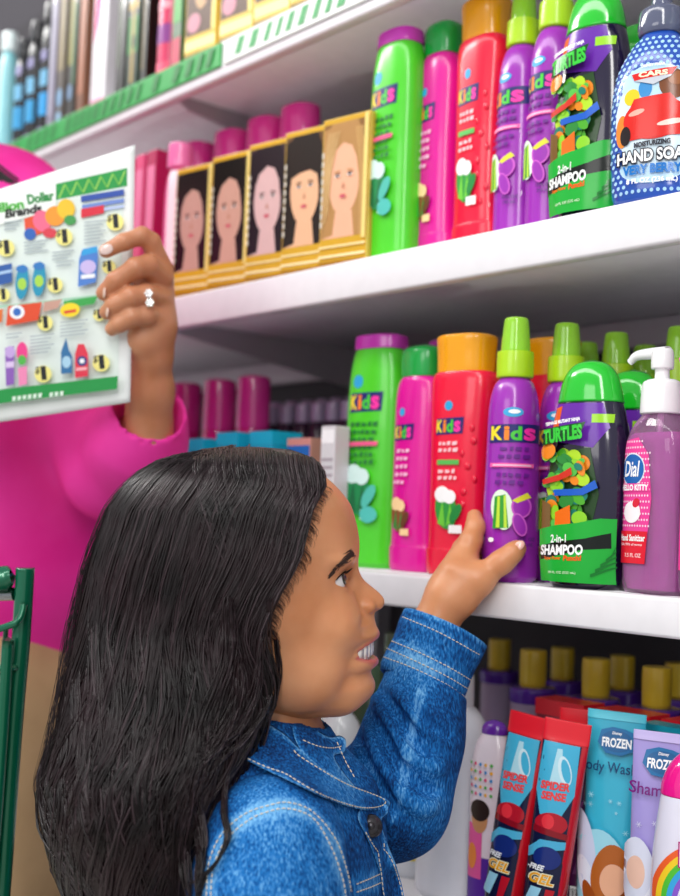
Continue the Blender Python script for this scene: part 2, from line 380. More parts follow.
def leafy(cu, cv, s, c1, c2, c3='ffffff', c4='1c8a3a'):
    "foam-and-leaf patch of print (no figure)"
    return [('e', cu, cv, .011*s, .017*s, c1, .2), ('e', cu-.004*s, cv+.013*s, .008*s, .007*s, c3), ('e', cu+.004*s, cv+.011*s, .006*s, .006*s, c3),
            ('p', [(cu-.008*s, cv-.012*s), (cu-.003*s, cv+.008*s), (cu, cv-.015*s)], c2), ('p', [(cu+.001*s, cv-.014*s), (cu+.005*s, cv+.006*s), (cu+.008*s, cv-.010*s)], c2),
            ('e', cu+.010*s, cv-.003*s, .004*s, .009*s, c4, -.5), ('r', cu+.004*s, cv-.020*s, cu+.016*s, cv-.013*s, c3)]
def green_art(h): return up([('e', -.012, h*.735, .0065, .0065, '25a7dd')]+kids_logo(-.002, h*.645, .040, .020)+small_lines(-.004, h*.54, 4, '1c7a35', .034, .0075, .005, 5)+[('p', [(-.021, h*.455), (.016, h*.457), (.017, h*.475), (-.020, h*.473)], 'f25a8e')]+small_lines(-.003, h*.41, 2, '1c7a35', .030, .0075, .005, 9)+leafy(-.004, h*.26, 1.35, '158a4c', '0c6b3c', 'd8f4ef', '4fbfae')+[('e', .010, h*.165, .009, .008, '4fc3b8')], .014)
def red_art(h, c1='ffd0d8'): return [('e', -.003, h*.70, .0045, .0045, '25a7dd')]+kids_logo(-.002, h*.615, .030, .016)+small_lines(-.001, h*.535, 2, c1, .024, .006, .004, 4)+[('r', -.013, h*.455, .011, h*.475, '5bbd55')]+small_lines(-.001, h*.42, 2, c1, .022, .006, .004, 8)+leafy(-.001, h*.27, 1.05, '2c9b3b', '6fcf3a')
def mag_art(h): return [('e', -.006, h*.70, .004, .004, '25a7dd')]+kids_logo(-.003, h*.61, .026, .016)+small_lines(-.003, h*.52, 5, 'ffc3e6', .020, .0075, .004, 6)+leafy(-.004, h*.24, .9, '8f4b2a', '3c8a3a', 'ffd9a0', '6a3a1c')

CG = 'childrens shampoo bottles'
def spray(label, group, h=.228, hw=.0238, art_dir=True, clearcap=True):
    t = thing('spray_bottle', (0, 0, 0), label, 'spray bottle', group)
    bh = .176
    L_ = Loft([(0, hw*.86, hw*.86), (.003, hw*.95, hw*.95), (.01, hw, hw), (.06, hw*1.0, hw), (.11, hw*.95, hw*.95), (.145, hw*.92, hw*.92), (.16, hw*.84, hw*.84), (.170, hw*.70, hw*.70), (.174, hw*.56, hw*.56), (bh, hw*.50, hw*.50)], 2)
    link('bottle_body', L_.mesh('body'), mat('a02bb4', .25, coat=.4, sss=.05), t)
    c = Loft([(bh-.001, .0150, .0150), (bh+.002, .0160, .0160), (bh+.020, .0158, .0158), (bh+.0215, .0150, .0150), (bh+.022, .012, .012)], 2, 36, 24)
    link('collar', c.mesh('collar'), mat('b4e01c', .3, coat=.3), t)
    nz = Loft([(bh+.0221, .0095, .0095), (bh+.034, .0088, .0088), (bh+.040, .007, .007), (bh+.046, .006, .006)], 2, 24, 18)
    link('spray_nozzle', nz.mesh('nozzle'), mat('8fe04a', .35), t)
    o = Loft([(bh+.0222, .0128, .0128), (bh+.030, .0124, .0124), (bh+.044, .0112, .0112), (bh+.0505, .0102, .0102), (bh+.052, .0080, .0080)], 2, 32, 24)
    link('overcap', o.mesh('over'), mat('a2e43c', .1, trans=.15, coat=.8, ior=1.2), t)
    its = [('e', 0, .125, .0085, .0042, '35a9e0'), ('e', .001, .1255, .005, .0018, 'ffffff')]+kids_logo(.001, .107, .040, .0165)+small_lines(0, .092, 2, '6a1b8a', .026, .0065, .004, 2)+[('r', -.017, .0780, .017, .0815, 'ff5fae'), ('r', -.015, .0792, .015, .0803, 'ffd0ea')]+small_lines(0, .070, 2, '6a1b8a', .026, .0065, .004, 7)
    its += [('e', -.006, .042, .0085, .017, 'eafbe6', .12), ('p', [(-.013, .026), (-.012, .053), (-.004, .055), (-.001, .027)], '2fa12f'), ('p', [(-.0105, .027), (-.0098, .053), (-.008, .053), (-.0078, .027)], 'c9ec3c'), ('p', [(-.0045, .027), (-.0052, .054), (-.0036, .054), (-.0022, .027)], 'c9ec3c'),
            ('e', .008, .045, .0075, .0095, 'd45ad0'), ('e', .008, .045, .006, .008, 'a02bb4'), ('p', [(.001, .050), (.012, .057), (.015, .053), (.005, .048)], 'e8e23c'), ('e', .007, .030, .005, .010, 'd45ad0', .3), ('e', .007, .030, .0038, .0085, 'a02bb4', .3),
            ('t', '10 FL OZ', .006, .0165, .018, .0195, '4a1570'), ('t', '295 mL', .007, .012, .017, .015, '4a1570'), ('e', -.0135, .0165, .002, .002, 'ffffff')]
    art('label', up(its, .019), L_, t); return t

def hero_bottle(label, group, nm='shampoo_bottle'):
    "flat tapering bottle, green dome cap, busy green, purple and orange print"
    t = thing(nm, (0, 0, 0), label, 'bottle', group); h = .186; bh = .150; hw = .0345; hd = .021
    L_ = Loft([(0, hw*.80, hd*.86), (.004, hw*.88, hd*.95), (.02, hw*.95, hd), (.06, hw*1.03, hd), (.09, hw*1.03, hd), (.12, hw*.97, hd*.96), (.14, hw*.86, hd*.9), (bh, hw*.78, hd*.86)], 2.2)
    link('bottle_body', L_.mesh('body'), mat('1a0f33', .15, coat=.8), t)
    c = Loft([(bh-.0005, hw*.81, hd*.89), (bh+.012, hw*.74, hd*.84), (bh+.023, hw*.62, hd*.72), (bh+.031, hw*.40, hd*.50), (bh+.0345, hw*.08, hd*.10)], 2.1, 44, 30)
    link('cap', c.mesh('cap'), mat('1fc22c', .15, coat=.7), t)
    r = random.Random(4)
    its = [('p', [(-.028, .118), (-.024, .148), (.018, .148), (.024, .128), (.012, .112)], '6a2aa8'), ('p', [(-.027, .128), (-.024, .145), (-.017, .146), (-.020, .128)], 'e8641c'), ('r', .010, .132, .026, .139, '9fdc2c')]
    its.append(('p', [(-.029, .046), (.012, .046), (.018, .075), (.010, .112), (-.027, .108)], '274a22'))
    for k in range(70): its.append(('e', -.011+r.uniform(-.014, .018), .045+r.uniform(.0, .066), r.uniform(.0020, .0065), r.uniform(.0025, .0075), ['4fae2c', 'b6e02c', '2f8a3a', 'f08a1e', '57c04a', '1f7f6a', '8fd42c'][k % 7], r.random()*3))
    its += [ ('p', [(-.027, .086), (-.012, .090), (-.002, .096), (-.001, .090), (-.012, .085), (-.026, .082)], 'd2321f'),
            ('p', [(-.016, .078), (.006, .079), (.016, .086), (.018, .080), (.008, .074), (-.015, .073)], '1f5fc8'), ('p', [(-.014, .060), (-.002, .066), (-.001, .048), (-.014, .044)], 'f0701c'), ('p', [(-.026, .070), (-.018, .066), (-.018, .045), (-.026, .042)], '7a5a2a'),
            ('p', [(-.028, .046), (-.012, .050), (.004, .052), (.020, .056), (.029, .056), (.027, .005), (-.026, .005)], '1fae3a'), ('p', [(-.029, .032), (-.01, .037), (.010, .040), (.026, .045), (.026, .033), (.008, .031), (-.028, .021)], '0c1410'),
            ('t', '2-in-1', -.017, .036, -.004, .0425, 'ffffff', .02, .1, .06), ('t', 'SHAMPOO', -.026, .0262, .009, .0345, 'ffffff', .04, .1, .05), ('t', 'Super Power', -.022, .0215, -.008, .0250, 'f5701c', .03, .1, .05), ('t', 'Punch!', -.006, .0222, .008, .0265, 'ff5a1e', .04, .1, .05), ('t', '18 FL OZ (532 mL)', -.018, .0110, .004, .0135, 'd8f4d0', .02, 0, .03),
            ('t', 'TEENAGE MUTANT NINJA', -.025, 0.1305, .004, 0.1342, 'ffffff', .04, .1, .13), ('p', [(-.027, 0.1135), (.004, 0.1200), (.008, 0.1320), (-.025, 0.1270)], '0d4a1a'), ('t', 'TURTLES', -.026, 0.1165, .006, 0.1285, '35c93a', .05, .1, .13)]
    its += [('p', [(.014+.003*i, .010+.004*i), (.028, .018+.004*i), (.028, .019+.004*i), (.014+.003*i, .0125+.004*i)], '0f7a2a') for i in range(5)]
    art('label', its, L_, t, rough=.2); return t

def on(o, px, y, z, rz=0, label=None, group=None, sc=None):
    o.location = (X_at(px, y, z+.09), y, z); o.rotation_euler.z = rz
    if label: o['label'] = label
    if group: o['group'] = group
    if sc: o.scale = sc if isinstance(sc, tuple) else (sc,)*3
    return o
R = math.radians
# green bottles
g0 = kids_bottle('shampoo_bottle', '4fd42a', 'd23ac0', .230, .0345, .0225, 'low', green_art(.23), 'x', CG)
on(g0, 377, .828, ZC, R(10), 'lime green shampoo bottle with pink cap beside the child\'s forehead', sc=1.03)
on(copy_tree(g0), 396, .806, ZB, R(0), 'lime green shampoo bottle with pink cap next to the blonde hair colour box', sc=(.92, .92, 1.03))
m0 = kids_bottle('shampoo_bottle', 'e0159a', '12a545', .216, .030, .021, 'round', mag_art(.216), 'x', CG)
on(m0, 420, .823, ZC, R(-2), 'magenta shampoo bottle with green cap between the green and red bottles at eye height', sc=1.02)
on(copy_tree(m0), 440, .828, ZB, R(-3), 'magenta shampoo bottle with clear green cap on the upper shelf beside a red one', sc=(.90, .92, 1.12))
r0 = kids_bottle('shampoo_bottle', 'f0103c', 'f8a80c', .220, .0335, .022, 'tall', red_art(.22), 'x', CG, dots='e60c38')
on(r0, 463, .815, ZC, R(8), 'red shampoo bottle with orange yellow flip cap behind the child\'s fingertip', sc=1.015)
on(copy_tree(r0), 482, .825, ZB, R(-2), 'red shampoo bottle with orange yellow cap on the upper shelf', sc=(.87, .92, 1.11))
b = on(copy_tree(g0), 449, .893, ZC, 0, 'green bottle whose pink cap shows behind the red bottle\'s yellow cap')
b = on(copy_tree(r0), 547, .878, ZC, 0, 'red bottle whose yellow cap peeks out between the two purple sprays')
# sprays
SG = 'purple spray bottles with lime collars'
s0 = spray('x', SG)
on(s0, 512, .786, ZC, R(40), 'purple spray bottle with colourful logo, the one the child\'s thumb touches')
on(copy_tree(s0), 563, .834, ZC, R(18), 'purple spray bottle half hidden behind the green and black shampoo bottle')
on(copy_tree(s0), 520, .819, ZB, R(-8), 'purple spray bottle beside the red bottle on the upper shelf, left one of the pair', sc=(.95, .95, 1.05))
on(copy_tree(s0), 553, .809, ZB, R(-6), 'purple spray bottle on the upper shelf, right one of the pair', sc=(.95, .95, 1.05))
for px, y, lab in ((583, .932, 'lime spray cap peeking out just left behind the green dome cap'), (613, .900, 'lime spray cap behind the two green dome caps'), (642, .978, 'small far lime spray cap above the white pump'), (677, .905, 'lime spray cap at the right photo edge above the white pump')):
    on(copy_tree(s0), px, y, ZC, R(20), lab)
# hero shampoo
HG = 'green capped superhero shampoo bottles'
h0 = hero_bottle('x', HG)
on(h0, 589, .785, ZC, R(12), 'green domed shampoo bottle with busy green print, in front at eye height', sc=1.0)
on(copy_tree(h0), 630, .851, ZC, R(10), 'green dome capped shampoo bottle in second row behind the pink pump bottle')
on(copy_tree(h0), 594, .798, ZB, R(8), 'shampoo bottle with busy green print beside the blue hand soap on the upper shelf', sc=(.96, .96, 1.09))
on(copy_tree(h0), 636, .875, ZB, R(10), 'shampoo bottle in second row behind the blue hand soap pump', sc=1.07)

# blue hand soap
def hand_soap():
    t = thing('soap_bottle', (0, 0, 0), 'blue hand soap pump bottle with white dots and a red picture label', 'soap bottle'); hw, hd, bh = .036, .026, .128
    L_ = Loft([(0, hw*.84, hd*.85), (.004, hw*.92, hd*.95), (.015, hw*.97, hd), (.05, hw, hd), (.08, hw*.99, hd), (.100, hw*.88, hd*.95), (.115, hw*.66, hd*.8), (.124, hw*.46, hd*.62), (bh, hw*.38, hd*.52)], 2.2)
    link('bottle_body', L_.mesh('body'), mat('1d4fb0', .2, coat=.6), t)
    its = []
    for i in range(-13, 14):
        for j in range(28):
            v = .007+j*.0042; u = i*.0047+(j % 2)*.00235; w_ = L_.at(v)[0]
            if abs(u) > w_*.93 or abs(u) < .027*math.sin(min(1, max(0, (v-.02)/.08))*PI)**.5 and .022 < v < .10 or (abs(u) < .0235 and .015 < v < .028) or (abs(u) < .019 and .008 < v < .017): continue
            its.append(('e', u, v, .00135, .00135, 'a9d4f6'))
    me, mm = art_mesh('dots', [i[:5]+(i[5],) for i in its], L_, .005); link('dot_pattern', me, mm, t)
    its = [('e', 0, .024, .0245, .012, 'b9daf2'), ('e', 0, .060, .029, .036, 'd8ecf8'), ('e', 0, .085, .024, .014, 'bfe0f4'), ('e', -.016, .076, .006, .006, 'f0d02a'), ('e', -.006, .081, .005, .007, '3a8fd0'), ('e', .014, .083, .010, .011, '7a4526', .2), ('e', .016, .087, .006, .005, '9a5c34'),
           ('e', -.023, .052, .005, .012, 'e8862a'), ('e', .001, .059, .023, .0155, 'd81f1c', .05), ('p', [(-.022, .058), (-.014, .074), (.012, .076), (.024, .062), (.022, .046), (-.018, .044)], 'e0261f'), ('e', -.012, .064, .006, .002, 'f4b0a0', .2), ('e', .013, .055, .010, .002, 'ffd8cc', .15), ('e', -.02, .048, .004, .007, '22181a'),
           ('p', [(-.017, .0925), (.017, .0955), (.012, .088), (0, .083), (-.013, .087)], 'c8cdd6'), ('p', [(-.016, .0925), (.016, .0950), (.013, .0895), (-.014, .0875)], 'd81f1c'), ('t', 'CARS', -.011, .0892, .010, .0932, 'fff2d0', .05), ('t', 'DISNEY PIXAR', -.009, .0965, .008, .0988, 'ffffff', .03),
           ('t', 'MOISTURIZING', -.013, .0385, .013, .0425, '10142a', .06, 0, .05), ('t', 'HAND SOAP', -.0265, .0265, .0275, .0375, '10142a', .11, 0, .02), ('t', 'HAND SOAP', -.0255, .0275, .0265, .0365, 'ffffff', .03, 0, .02), ('t', 'VERY BERRY', -.021, .0185, .021, .0255, '1272c4', .05), ('t', '8 FL OZ (236 mL)', -.018, .011, .018, .0158, 'ffffff', .03)]
    art('label', its, L_, t, rough=.2)
    smoke = mat('6d7390', .12, trans=.35, coat=.7)
    link('collar', Loft([(bh-.001, .0165, .0165), (bh+.004, .0178, .0178), (bh+.016, .0168, .0168), (bh+.020, .013, .013)], 2, 32, 20).mesh('c'), smoke, t)
    link('pump_stem', Loft([(bh+.0195, .0085, .0085), (bh+.028, .0080, .0080), (bh+.040, .0075, .0075), (bh+.043, .006, .006)], 2, 24, 14).mesh('c'), smoke, t)
    link('nozzle', tubes([(cr([(.004, 0, bh+.040), (-.014, -.002, bh+.043), (-.030, -.003, bh+.041), (-.038, -.003, bh+.035)], 16), np.linspace(.0062, .0032, 16))], 12), smoke, t)
    return t
hs = on(hand_soap(), 660, .790, ZB, R(24)); hs.scale = (1.04, 1.0, 1.08)
# white bottle cut by the right edge of the frame
def plain_bottle(name, label, cat, col, capcol, h, hw, hd, group=None, items=None, n=2.2, cap_h=.02, cap_w=.5, dome=False, trans=0):
    t = thing(name, (0, 0, 0), label, cat, group); bh = h-cap_h
    L_ = Loft([(0, hw*.88, hd*.88), (.004, hw*.97, hd*.97), (.015, hw, hd), (bh*.5, hw, hd), (bh*.8, hw*.98, hd*.98), (bh*.92, hw*.84, hd*.86), (bh*.98, hw*.62, hd*.66), (bh, hw*.5, hd*.55)], n)
    link('bottle_body', L_.mesh('body'), mat(col, .25, coat=.4, trans=trans), t)
    cw, cdp = hw*cap_w, max(hd*cap_w, hw*cap_w*.7)
    secs = [(bh-.001, cw, cdp), (bh+cap_h*.15, cw*1.04, cdp*1.04), (bh+cap_h*.9, cw, cdp), (h, cw*.86, cdp*.86)]
    if dome: secs = [(bh-.001, cw, cdp), (bh+cap_h*.4, cw*.95, cdp*.95), (bh+cap_h*.8, cw*.66, cdp*.66), (h, cw*.1, cdp*.1)]
    link('cap', Loft(secs, 2, 32, 18).mesh('cap'), mat(capcol, .2, coat=.5), t)
    if items: art('label', items, L_, t)
    return t
o = on(plain_bottle('soap_bottle', 'white soap bottle cut off by the right photo edge beside the blue hand soap', 'soap bottle', 'e6eef6', 'f4f6fa', .19, .034, .024, items=[('e', -.004, .10, .020, .032, '2a66b8'), ('r', -.02, .03, .02, .05, '3aa0dc')]), 736, .787, ZB)

# pink clear sanitizer with pump
def sanitizer(label, pumpcol, artn):
    t = thing('sanitizer_bottle', (0, 0, 0), label, 'hand sanitizer bottle'); hw, hd, bh = .031, .019, .136
    L_ = Loft([(0, hw*.86, hd*.9), (.004, hw*.95, hd), (.02, hw, hd), (.10, hw*.97, hd), (.118, hw*.88, hd*.95), (.128, hw*.66, hd*.8), (.134, hw*.44, hd*.66), (bh, .0125, .0125)], 3)
    link('bottle_body', L_.mesh('body'), mat('efb4e4', .05, trans=.80, coat=.6, ior=1.12), t)
    inner = Loft([(.003, hw*.8, hd*.8), (.02, hw*.92, hd*.9), (.095, hw*.90, hd*.9), (.118, hw*.78, hd*.8), (.119, hw*.1, hd*.1)], 3)
    link('pink_gel', inner.mesh('gel'), mat('d45cc8', .15, trans=.45, ior=1.15), t)
    link('dip_tube', tubes([(np.array([(0, 0, .01), (.003, 0, .06), (0, 0, .135)]), .0022)], 8), mat('f0e4f2', .3), t)
    link('collar', Loft([(bh-.002, .0165, .0165), (bh+.001, .0172, .0172), (bh+.020, .0158, .0158), (bh+.024, .012, .012)], 2, 36, 20).mesh('c'), mat(pumpcol, .3, coat=.3), t)
    link('pump_stem', Loft([(bh+.0235, .0062, .0062), (bh+.032, .006, .006), (bh+.033, .009, .009), (bh+.046, .0085, .0085), (bh+.048, .005, .005)], 2, 24, 20).mesh('c'), mat(pumpcol, .3, coat=.3), t)
    link('nozzle', tubes([(cr([(.006, 0, bh+.044), (-.010, -.001, bh+.045), (-.026, -.003, bh+.0445), (-.033, -.004, bh+.040)], 16), np.linspace(.0055, .0028, 16))], 12), mat(pumpcol, .3, coat=.3), t)
    if artn == 0:
        its = [('p', [(-.026, .012), (.004, .012), (.010, .06), (.006, .093), (-.006, .106), (-.022, .104), (-.027, .09)], 'f0449c')]
        for i in range(12):
            for j in range(15):
                u = -.0255+i*.0030+(j % 2)*.0015; v = .040+j*.0045
                if u > .008 or (v > .095 and (u < -.022 or u > .001)): continue
                its.append(('e', u, v, .0008, .0008, 'ffe0f0'))
        its += [('e', -.012, .082, .0145, .0125, 'e8f2fa'), ('e', -.012, .082, .0135, .0115, '1b64b4'), ('t', 'Dial', -.022, .0765, -.003, .0885, 'ffffff', .02, .2), ('r', -.027, .0655, .008, .0715, 'f0449c'), ('t', 'HELLO KITTY', -.026, .0662, .007, .0708, 'ffffff', .05), ('e', -.011, .050, .010, .008, 'fff6fa'), ('e', -.006, .057, .0042, .0032, 'e0203a', .5), ('p', [(-.026, .012), (.005, .012), (.007, .036), (-.026, .036)], 'e41c34'), ('t', 'Hand Sanitizer', -.025, .0285, .005, .0335, 'ffffff', .03), ('t', 'Kills 99% of germs', -.024, .0245, .002, .0270, 'ffd8dc', .02), ('t', '7.5 FL OZ', -.018, .0165, .001, .0195, 'ffd8dc', .02)]
    else:
        its = [('p', [(-.028, .010), (.02, .010), (.022, .09), (.014, .112), (-.012, .112), (-.026, .096)], 'f23e98')]
        for i in range(10):
            for j in range(20): its.append(('e', -.024+i*.0045+(j % 2)*.002, .014+j*.0046, .0009, .0009, 'ff9ccc'))
        its += [('e', -.018, .086, .005, .0035, 'f0c22a', .5), ('e', -.015, .083, .0035, .0028, '241a1a', .5), ('t', 'BEE', -.022, .048, -.008, .062, 'ff86c0', .05), ('e', -.020, .034, .004, .004, '3ab8a0')]
    art('label', up(its, .010), L_, t, .002, rough=.25); return t
sb = on(sanitizer('clear pink hand sanitizer bottle with white pump and pink dotted label', 'f4f4f6', 0), 660, .790, ZC, R(-10)); sb.scale = (.95, .95, 1.03)
on(sanitizer('pink hand sanitizer bottle with pink pump cut by the right photo edge', 'f07ab8', 1), 724, .784, ZC, R(10))

# hair colour boxes
def hair_box(label, skin, hair, hair2, hgt, style):
    t = thing('hair_color_box', (0, 0, 0), label, 'box', 'hair colour boxes with portrait fronts'); W, D = .0315, .014
    bm = bmesh.new(); bx(bm, -W, W, -D, D, 0, hgt, .0008); link('carton', from_bm('carton', bm), mat('e9c65a', .3, coat=.4), t, False)
    S = Flat(D); x0, x1 = -W+.001, W-.001; cu = .002; v0 = .030; c = (v0+hgt-.006)/2+.001; hh = (hgt-.006-v0)/2
    k = lambda u, v: (cu-.003+u*.036, c-.004+v*hh*1.12)
    its = [('r', x0, .001, x1, hgt-.001, 'd9a92c'), ('r', x0+.0005, v0, x1-.0055, hgt-.006, hair2)]
    clampu = lambda u: max(x0+.0005, min(x1-.0055, u))
    def poly(pts, col): its.append(('p', [(clampu(k(a, b)[0]), max(v0, min(hgt-.006, k(a, b)[1]))) for a, b in pts], col))
    poly([(-1.05, -1), (-1.1, .2), (-.8, .85), (-.2, 1.02), (.45, .98), (.95, .6), (1.05, -.2), (1.0, -1)], hair)
    poly([(-.28, -.45), (.32, -.45), (.42, -.85), (.8, -1), (-.8, -1), (-.36, -.8)], skin)          # neck and shoulders
    e = k(0, .10); its.append(('e', e[0], e[1]-.002, .0205, hh*.66, skin, .02))
    poly([(-.58, -.55), (-.57, .05), (-.52, .32), (-.38, .50), (-.04, .62), (.02, 1.05), (-.5, 1.02), (-.9, .6), (-.84, -.5)], hair); poly([(-.06, .62), (.26, .55), (.44, .36), (.54, .05), (.56, -.55), (.8, -.5), (.84, .6), (.4, 1.02), (-.04, 1.05)], hair)
    if style == 'bangs': poly([(-.55, .26), (-.2, .33), (.2, .35), (.55, .24), (.6, .75), (0, .95), (-.6, .75)], hair)
    if style == 'wave': poly([(-.95, -.9), (-.55, -.35), (-.50, .3), (-.75, .6), (-1.05, 0)], hair); poly([(.55, -.9), (.62, -.2), (.58, .3), (.85, .5), (1.0, -.3), (.95, -.95)], hair)
    if style == 'wave':
        for q in range(5):
            poly([(-.92+.09*q, -.9+.1*q), (-.89+.09*q, -.9+.1*q), (-.74+.07*q, .2), (-.58+.1*q, .80), (-.62+.1*q, .80), (-.80+.07*q, .2)], 'dcb67c'); poly([(.62+.07*q, -.9), (.66+.07*q, -.9), (.62+.07*q, .2), (.42+.06*q, .82), (.38+.06*q, .82), (.58+.07*q, .2)], 'd0a566')
    for s in (-1, 1):
        a = k(.23*s, .10); its += [('e', a[0], a[1], .0034, .0013, 'f6eeea'), ('e', a[0], a[1], .0014, .0014, '2a1c18'), ('e', a[0], a[1]+.0018, .0038, .0006, '2a1a16'), ('e', a[0], a[1]+.0048, .0042, .0007, hair, .12*-s)]
    a = k(.0, -.06); its += [('p', [(a[0]-.0018, a[1]-.002), (a[0]+.0018, a[1]-.002), (a[0]+.0004, a[1]+.004)], 'c08468')]
    a = k(0, -.21); its += [('e', a[0], a[1], .0042, .0012, 'c23a52'), ('e', a[0], a[1]-.0014, .0034, .0011, 'dc6a7c')]
    its += [('r', x0, .020, x1, .0222, 'fbe9a8'), ('r', x0, .010, x1, .0125, 'fff0b8'), ('r', x0, .003, x1, .006, 'a8761c'), ('r', x1-.0052, .026, x1, hgt-.002, 'f2dc84')]  # pale strip at the right paints glare along the carton edge
    for j in range(9): its.append(('r', x0+.0008, v0+.012+j*.009, x0+.0034, v0+.018+j*.009, 'e8e0cc'))
    me, mm = art_mesh('front_print', its, S, 0, .25); link('front_print', me, mm, t, False)
    sp = bmesh.new(); bx(sp, W+.0001, W+.0006, -D+.003, D-.003, .004, hgt-.003); s = link('side_print', from_bm('side', sp), mat('d8a93c', .3, coat=.4), t, False)
    bm = bmesh.new()
    for j in range(14): bx(bm, W+.0006, W+.0010, -D+.008, D-.010, .018+j*.0085, .022+j*.0085)
    link('side_text', from_bm('st', bm), mat('f6ecc4', .4), s, False)
    return t
faces = [('hair colour box with a dark-haired portrait, the one nearest the hand holding the flyer', 'c69a8c', '1c1416', '2e2024', 'long', 195), ('hair colour box with long black hair portrait, second from the hand', 'cfa08e', '17110f', '2a1c1a', 'long', 231),
         ('hair colour box showing a pale face with dark violet brown hair, middle of the row', 'dcb6b4', '20121c', '33202c', 'long', 268), ('hair colour box portrait with straight dark fringe', 'efbb94', '241812', '6a4a2c', 'bangs', 304), ('hair colour box portrait with wavy blonde hair beside the lime bottle', 'f2b896', 'b98a52', '8d6234', 'wave', 342)]
for i, (lab, sk, ha, h2, st, px) in enumerate(faces):
    b = hair_box(lab, sk, ha, h2, .155, st); b.location = (X_at(px, .776, ZB+.08)+.004, .782+.0015*i, ZB); b.rotation_euler.z = R(9)
c = thing('carton', (X_at(352, .880, ZB+.1), .880, ZB), 'pale silver carton standing behind the blonde hair colour box', 'box')
box('carton_body', -.03, .03, -.02, .02, 0, .19, mat('d4d6e0', .35, coat=.3), c, .001); box('carton_flap', -.029, .029, -.0206, -.0202, .166, .188, mat('f0f0f6', .3), c)

# magenta conditioner bottles
PG = 'magenta conditioner bottles'
def conditioner(label, col='d21a7c', cap='e2349a', h=.185, low='c81268', hw=.0275, hd=.021):
    t = thing('conditioner_bottle', (0, 0, 0), label, 'bottle', PG)
    L_ = Loft([(0, hw*.9, hd*.9), (.004, hw, hd), (h*.60, hw, hd), (h*.68, hw*.97, hd*.97), (h*.70, hw*.95, hd*.95)], 2.2)
    link('bottle_body', L_.mesh('b'), mat(col, .2, coat=.8), t)
    link('cap', Loft([(h*.70, hw*.97, hd*.97), (h*.72, hw*1.0, hd*1.0), (h*.96, hw*.98, hd*.98), (h*.99, hw*.9, hd*.9), (h, hw*.7, hd*.7)], 2.2, 40, 26).mesh('c'), mat(cap, .18, coat=.8), t)
    art('label', [('r', -hw*.65, h*.20, hw*.65, h*.50, 'e86ab0'), ('r', -hw*.5, h*.32, hw*.5, h*.38, 'ffd0e8'), ('r', -hw*.58, h*.08, hw*.58, h*.14, low)], L_, t); return t
c0 = conditioner('x', h=.232)
on(c0, 193, .860, ZB, 0, 'magenta bottle whose cap shows above the first hair colour box')
for px, lab in ((228, 'magenta bottle whose cap shows above the second hair colour box'), (262, 'magenta bottle whose cap shows above the middle hair colour box'), (296, 'magenta bottle mostly hidden behind the fringe portrait box')):
    on(copy_tree(c0), px, .862, ZB, 0, lab)
c1 = conditioner('x', h=.222, hw=.0205, hd=.0205)
on(c1, 182, .885, ZC, 0, 'glossy magenta bottle on the middle shelf just right of the woman\'s sleeve')
on(copy_tree(c1), 216, .887, ZC, 0, 'glossy magenta bottle with bright streak, second from the woman\'s sleeve')
on(copy_tree(c1), 250, .889, ZC, 0, 'glossy magenta bottle nearest to the dark plum bottles')
on(copy_tree(c1), 148, .885, ZC, 0, 'glossy magenta bottle behind the woman\'s forearm')
# rose cartons left of the hair colour boxes
def carton(name, x_px, y, z, w_, d_, h, col, label, cat='box', group=None, items=None, rz=0, rough=.3, topcol=None):
    t = thing(name, (0, 0, 0), label, cat, group); bm = bmesh.new(); bx(bm, -w_/2, w_/2, -d_/2, d_/2, 0, h, .0012)
    link('carton_body', from_bm('cb', bm), mat(col, rough, coat=.4), t, False)
    if topcol: box('lid', -w_/2-.0004, w_/2+.0004, -d_/2-.0004, d_/2+.0004, h-.014, h+.0004, mat(topcol, .3), t)
    if items: me, mm = art_mesh('front_print', items, Flat(d_/2), 0); link('front_print', me, mm, t, False)
    return on(t, x_px, y, z, rz)
RG = 'tall rose pink cartons'
for px, col, lab in ((133, 'c22a5e', 'rose red carton partly behind the flyer and hand'), (146, 'e0467c', 'rose pink carton just above the woman\'s knuckles'), (158, 'b81e58', 'deep rose carton between the hand and the white streaked tube')):
    carton('carton', px, .800, ZB, .022, .03, .205, col, lab, 'box', RG, [('r', -.009, .10, .009, .185, 'e87aa4'), ('r', -.009, .02, .009, .05, 'f0a8c4')])
t = plain_bottle('hair_tube', 'pink tube with white streak and green base label beside the first hair colour box', 'tube', 'f04c9a', 'f478b4', .200, .0165, .0165, items=[('r', -.013, .004, .013, .030, '5cc23a'), ('r', -.006, .04, .006, .165, 'fbe4f0')], cap_h=.03, cap_w=.92)  # pale upright bar in the print is a painted gloss highlight
on(t, 177, .79, ZB, R(25))

# cyan cartons etc. on shelf C left
KG = 'small cyan cartons'
for px, lab, dy, hh in ((176, 'cyan carton half hidden by the woman\'s pink sleeve', 0, .128), (207, 'bright cyan carton, second from the pink sleeve', .004, .135), (240, 'bright cyan carton above the top of the child\'s hair', 0, .140), (274, 'bright cyan carton nearest the blue striped carton', .004, .140)):
    carton('carton', px, .80+dy, ZC, .040, .04, hh, '18a6cc', lab, 'box', KG, [('p', [(-.018, hh-.03), (.0, hh-.018), (.018, hh-.034), (.018, hh-.05), (-.018, hh-.05)], '7fdcf0'), ('e', .004, hh-.028, .006, .007, 'd8f2fa'), ('r', -.018, .04, .018, .07, '0c6ea8')], topcol='1cb2d6')
carton('carton', 310, .81, ZC, .040, .035, .132, 'cf8f86', 'peach carton with a deep blue band near its top', 'box', None, [('r', -.019, .110, .019, .124, '1d66b4'), ('e', -.004, .085, .014, .013, 'f0a284'), ('r', .006, .03, .018, .10, 'e4d8d4'), ('r', -.019, .02, .0, .05, 'a8504c')])
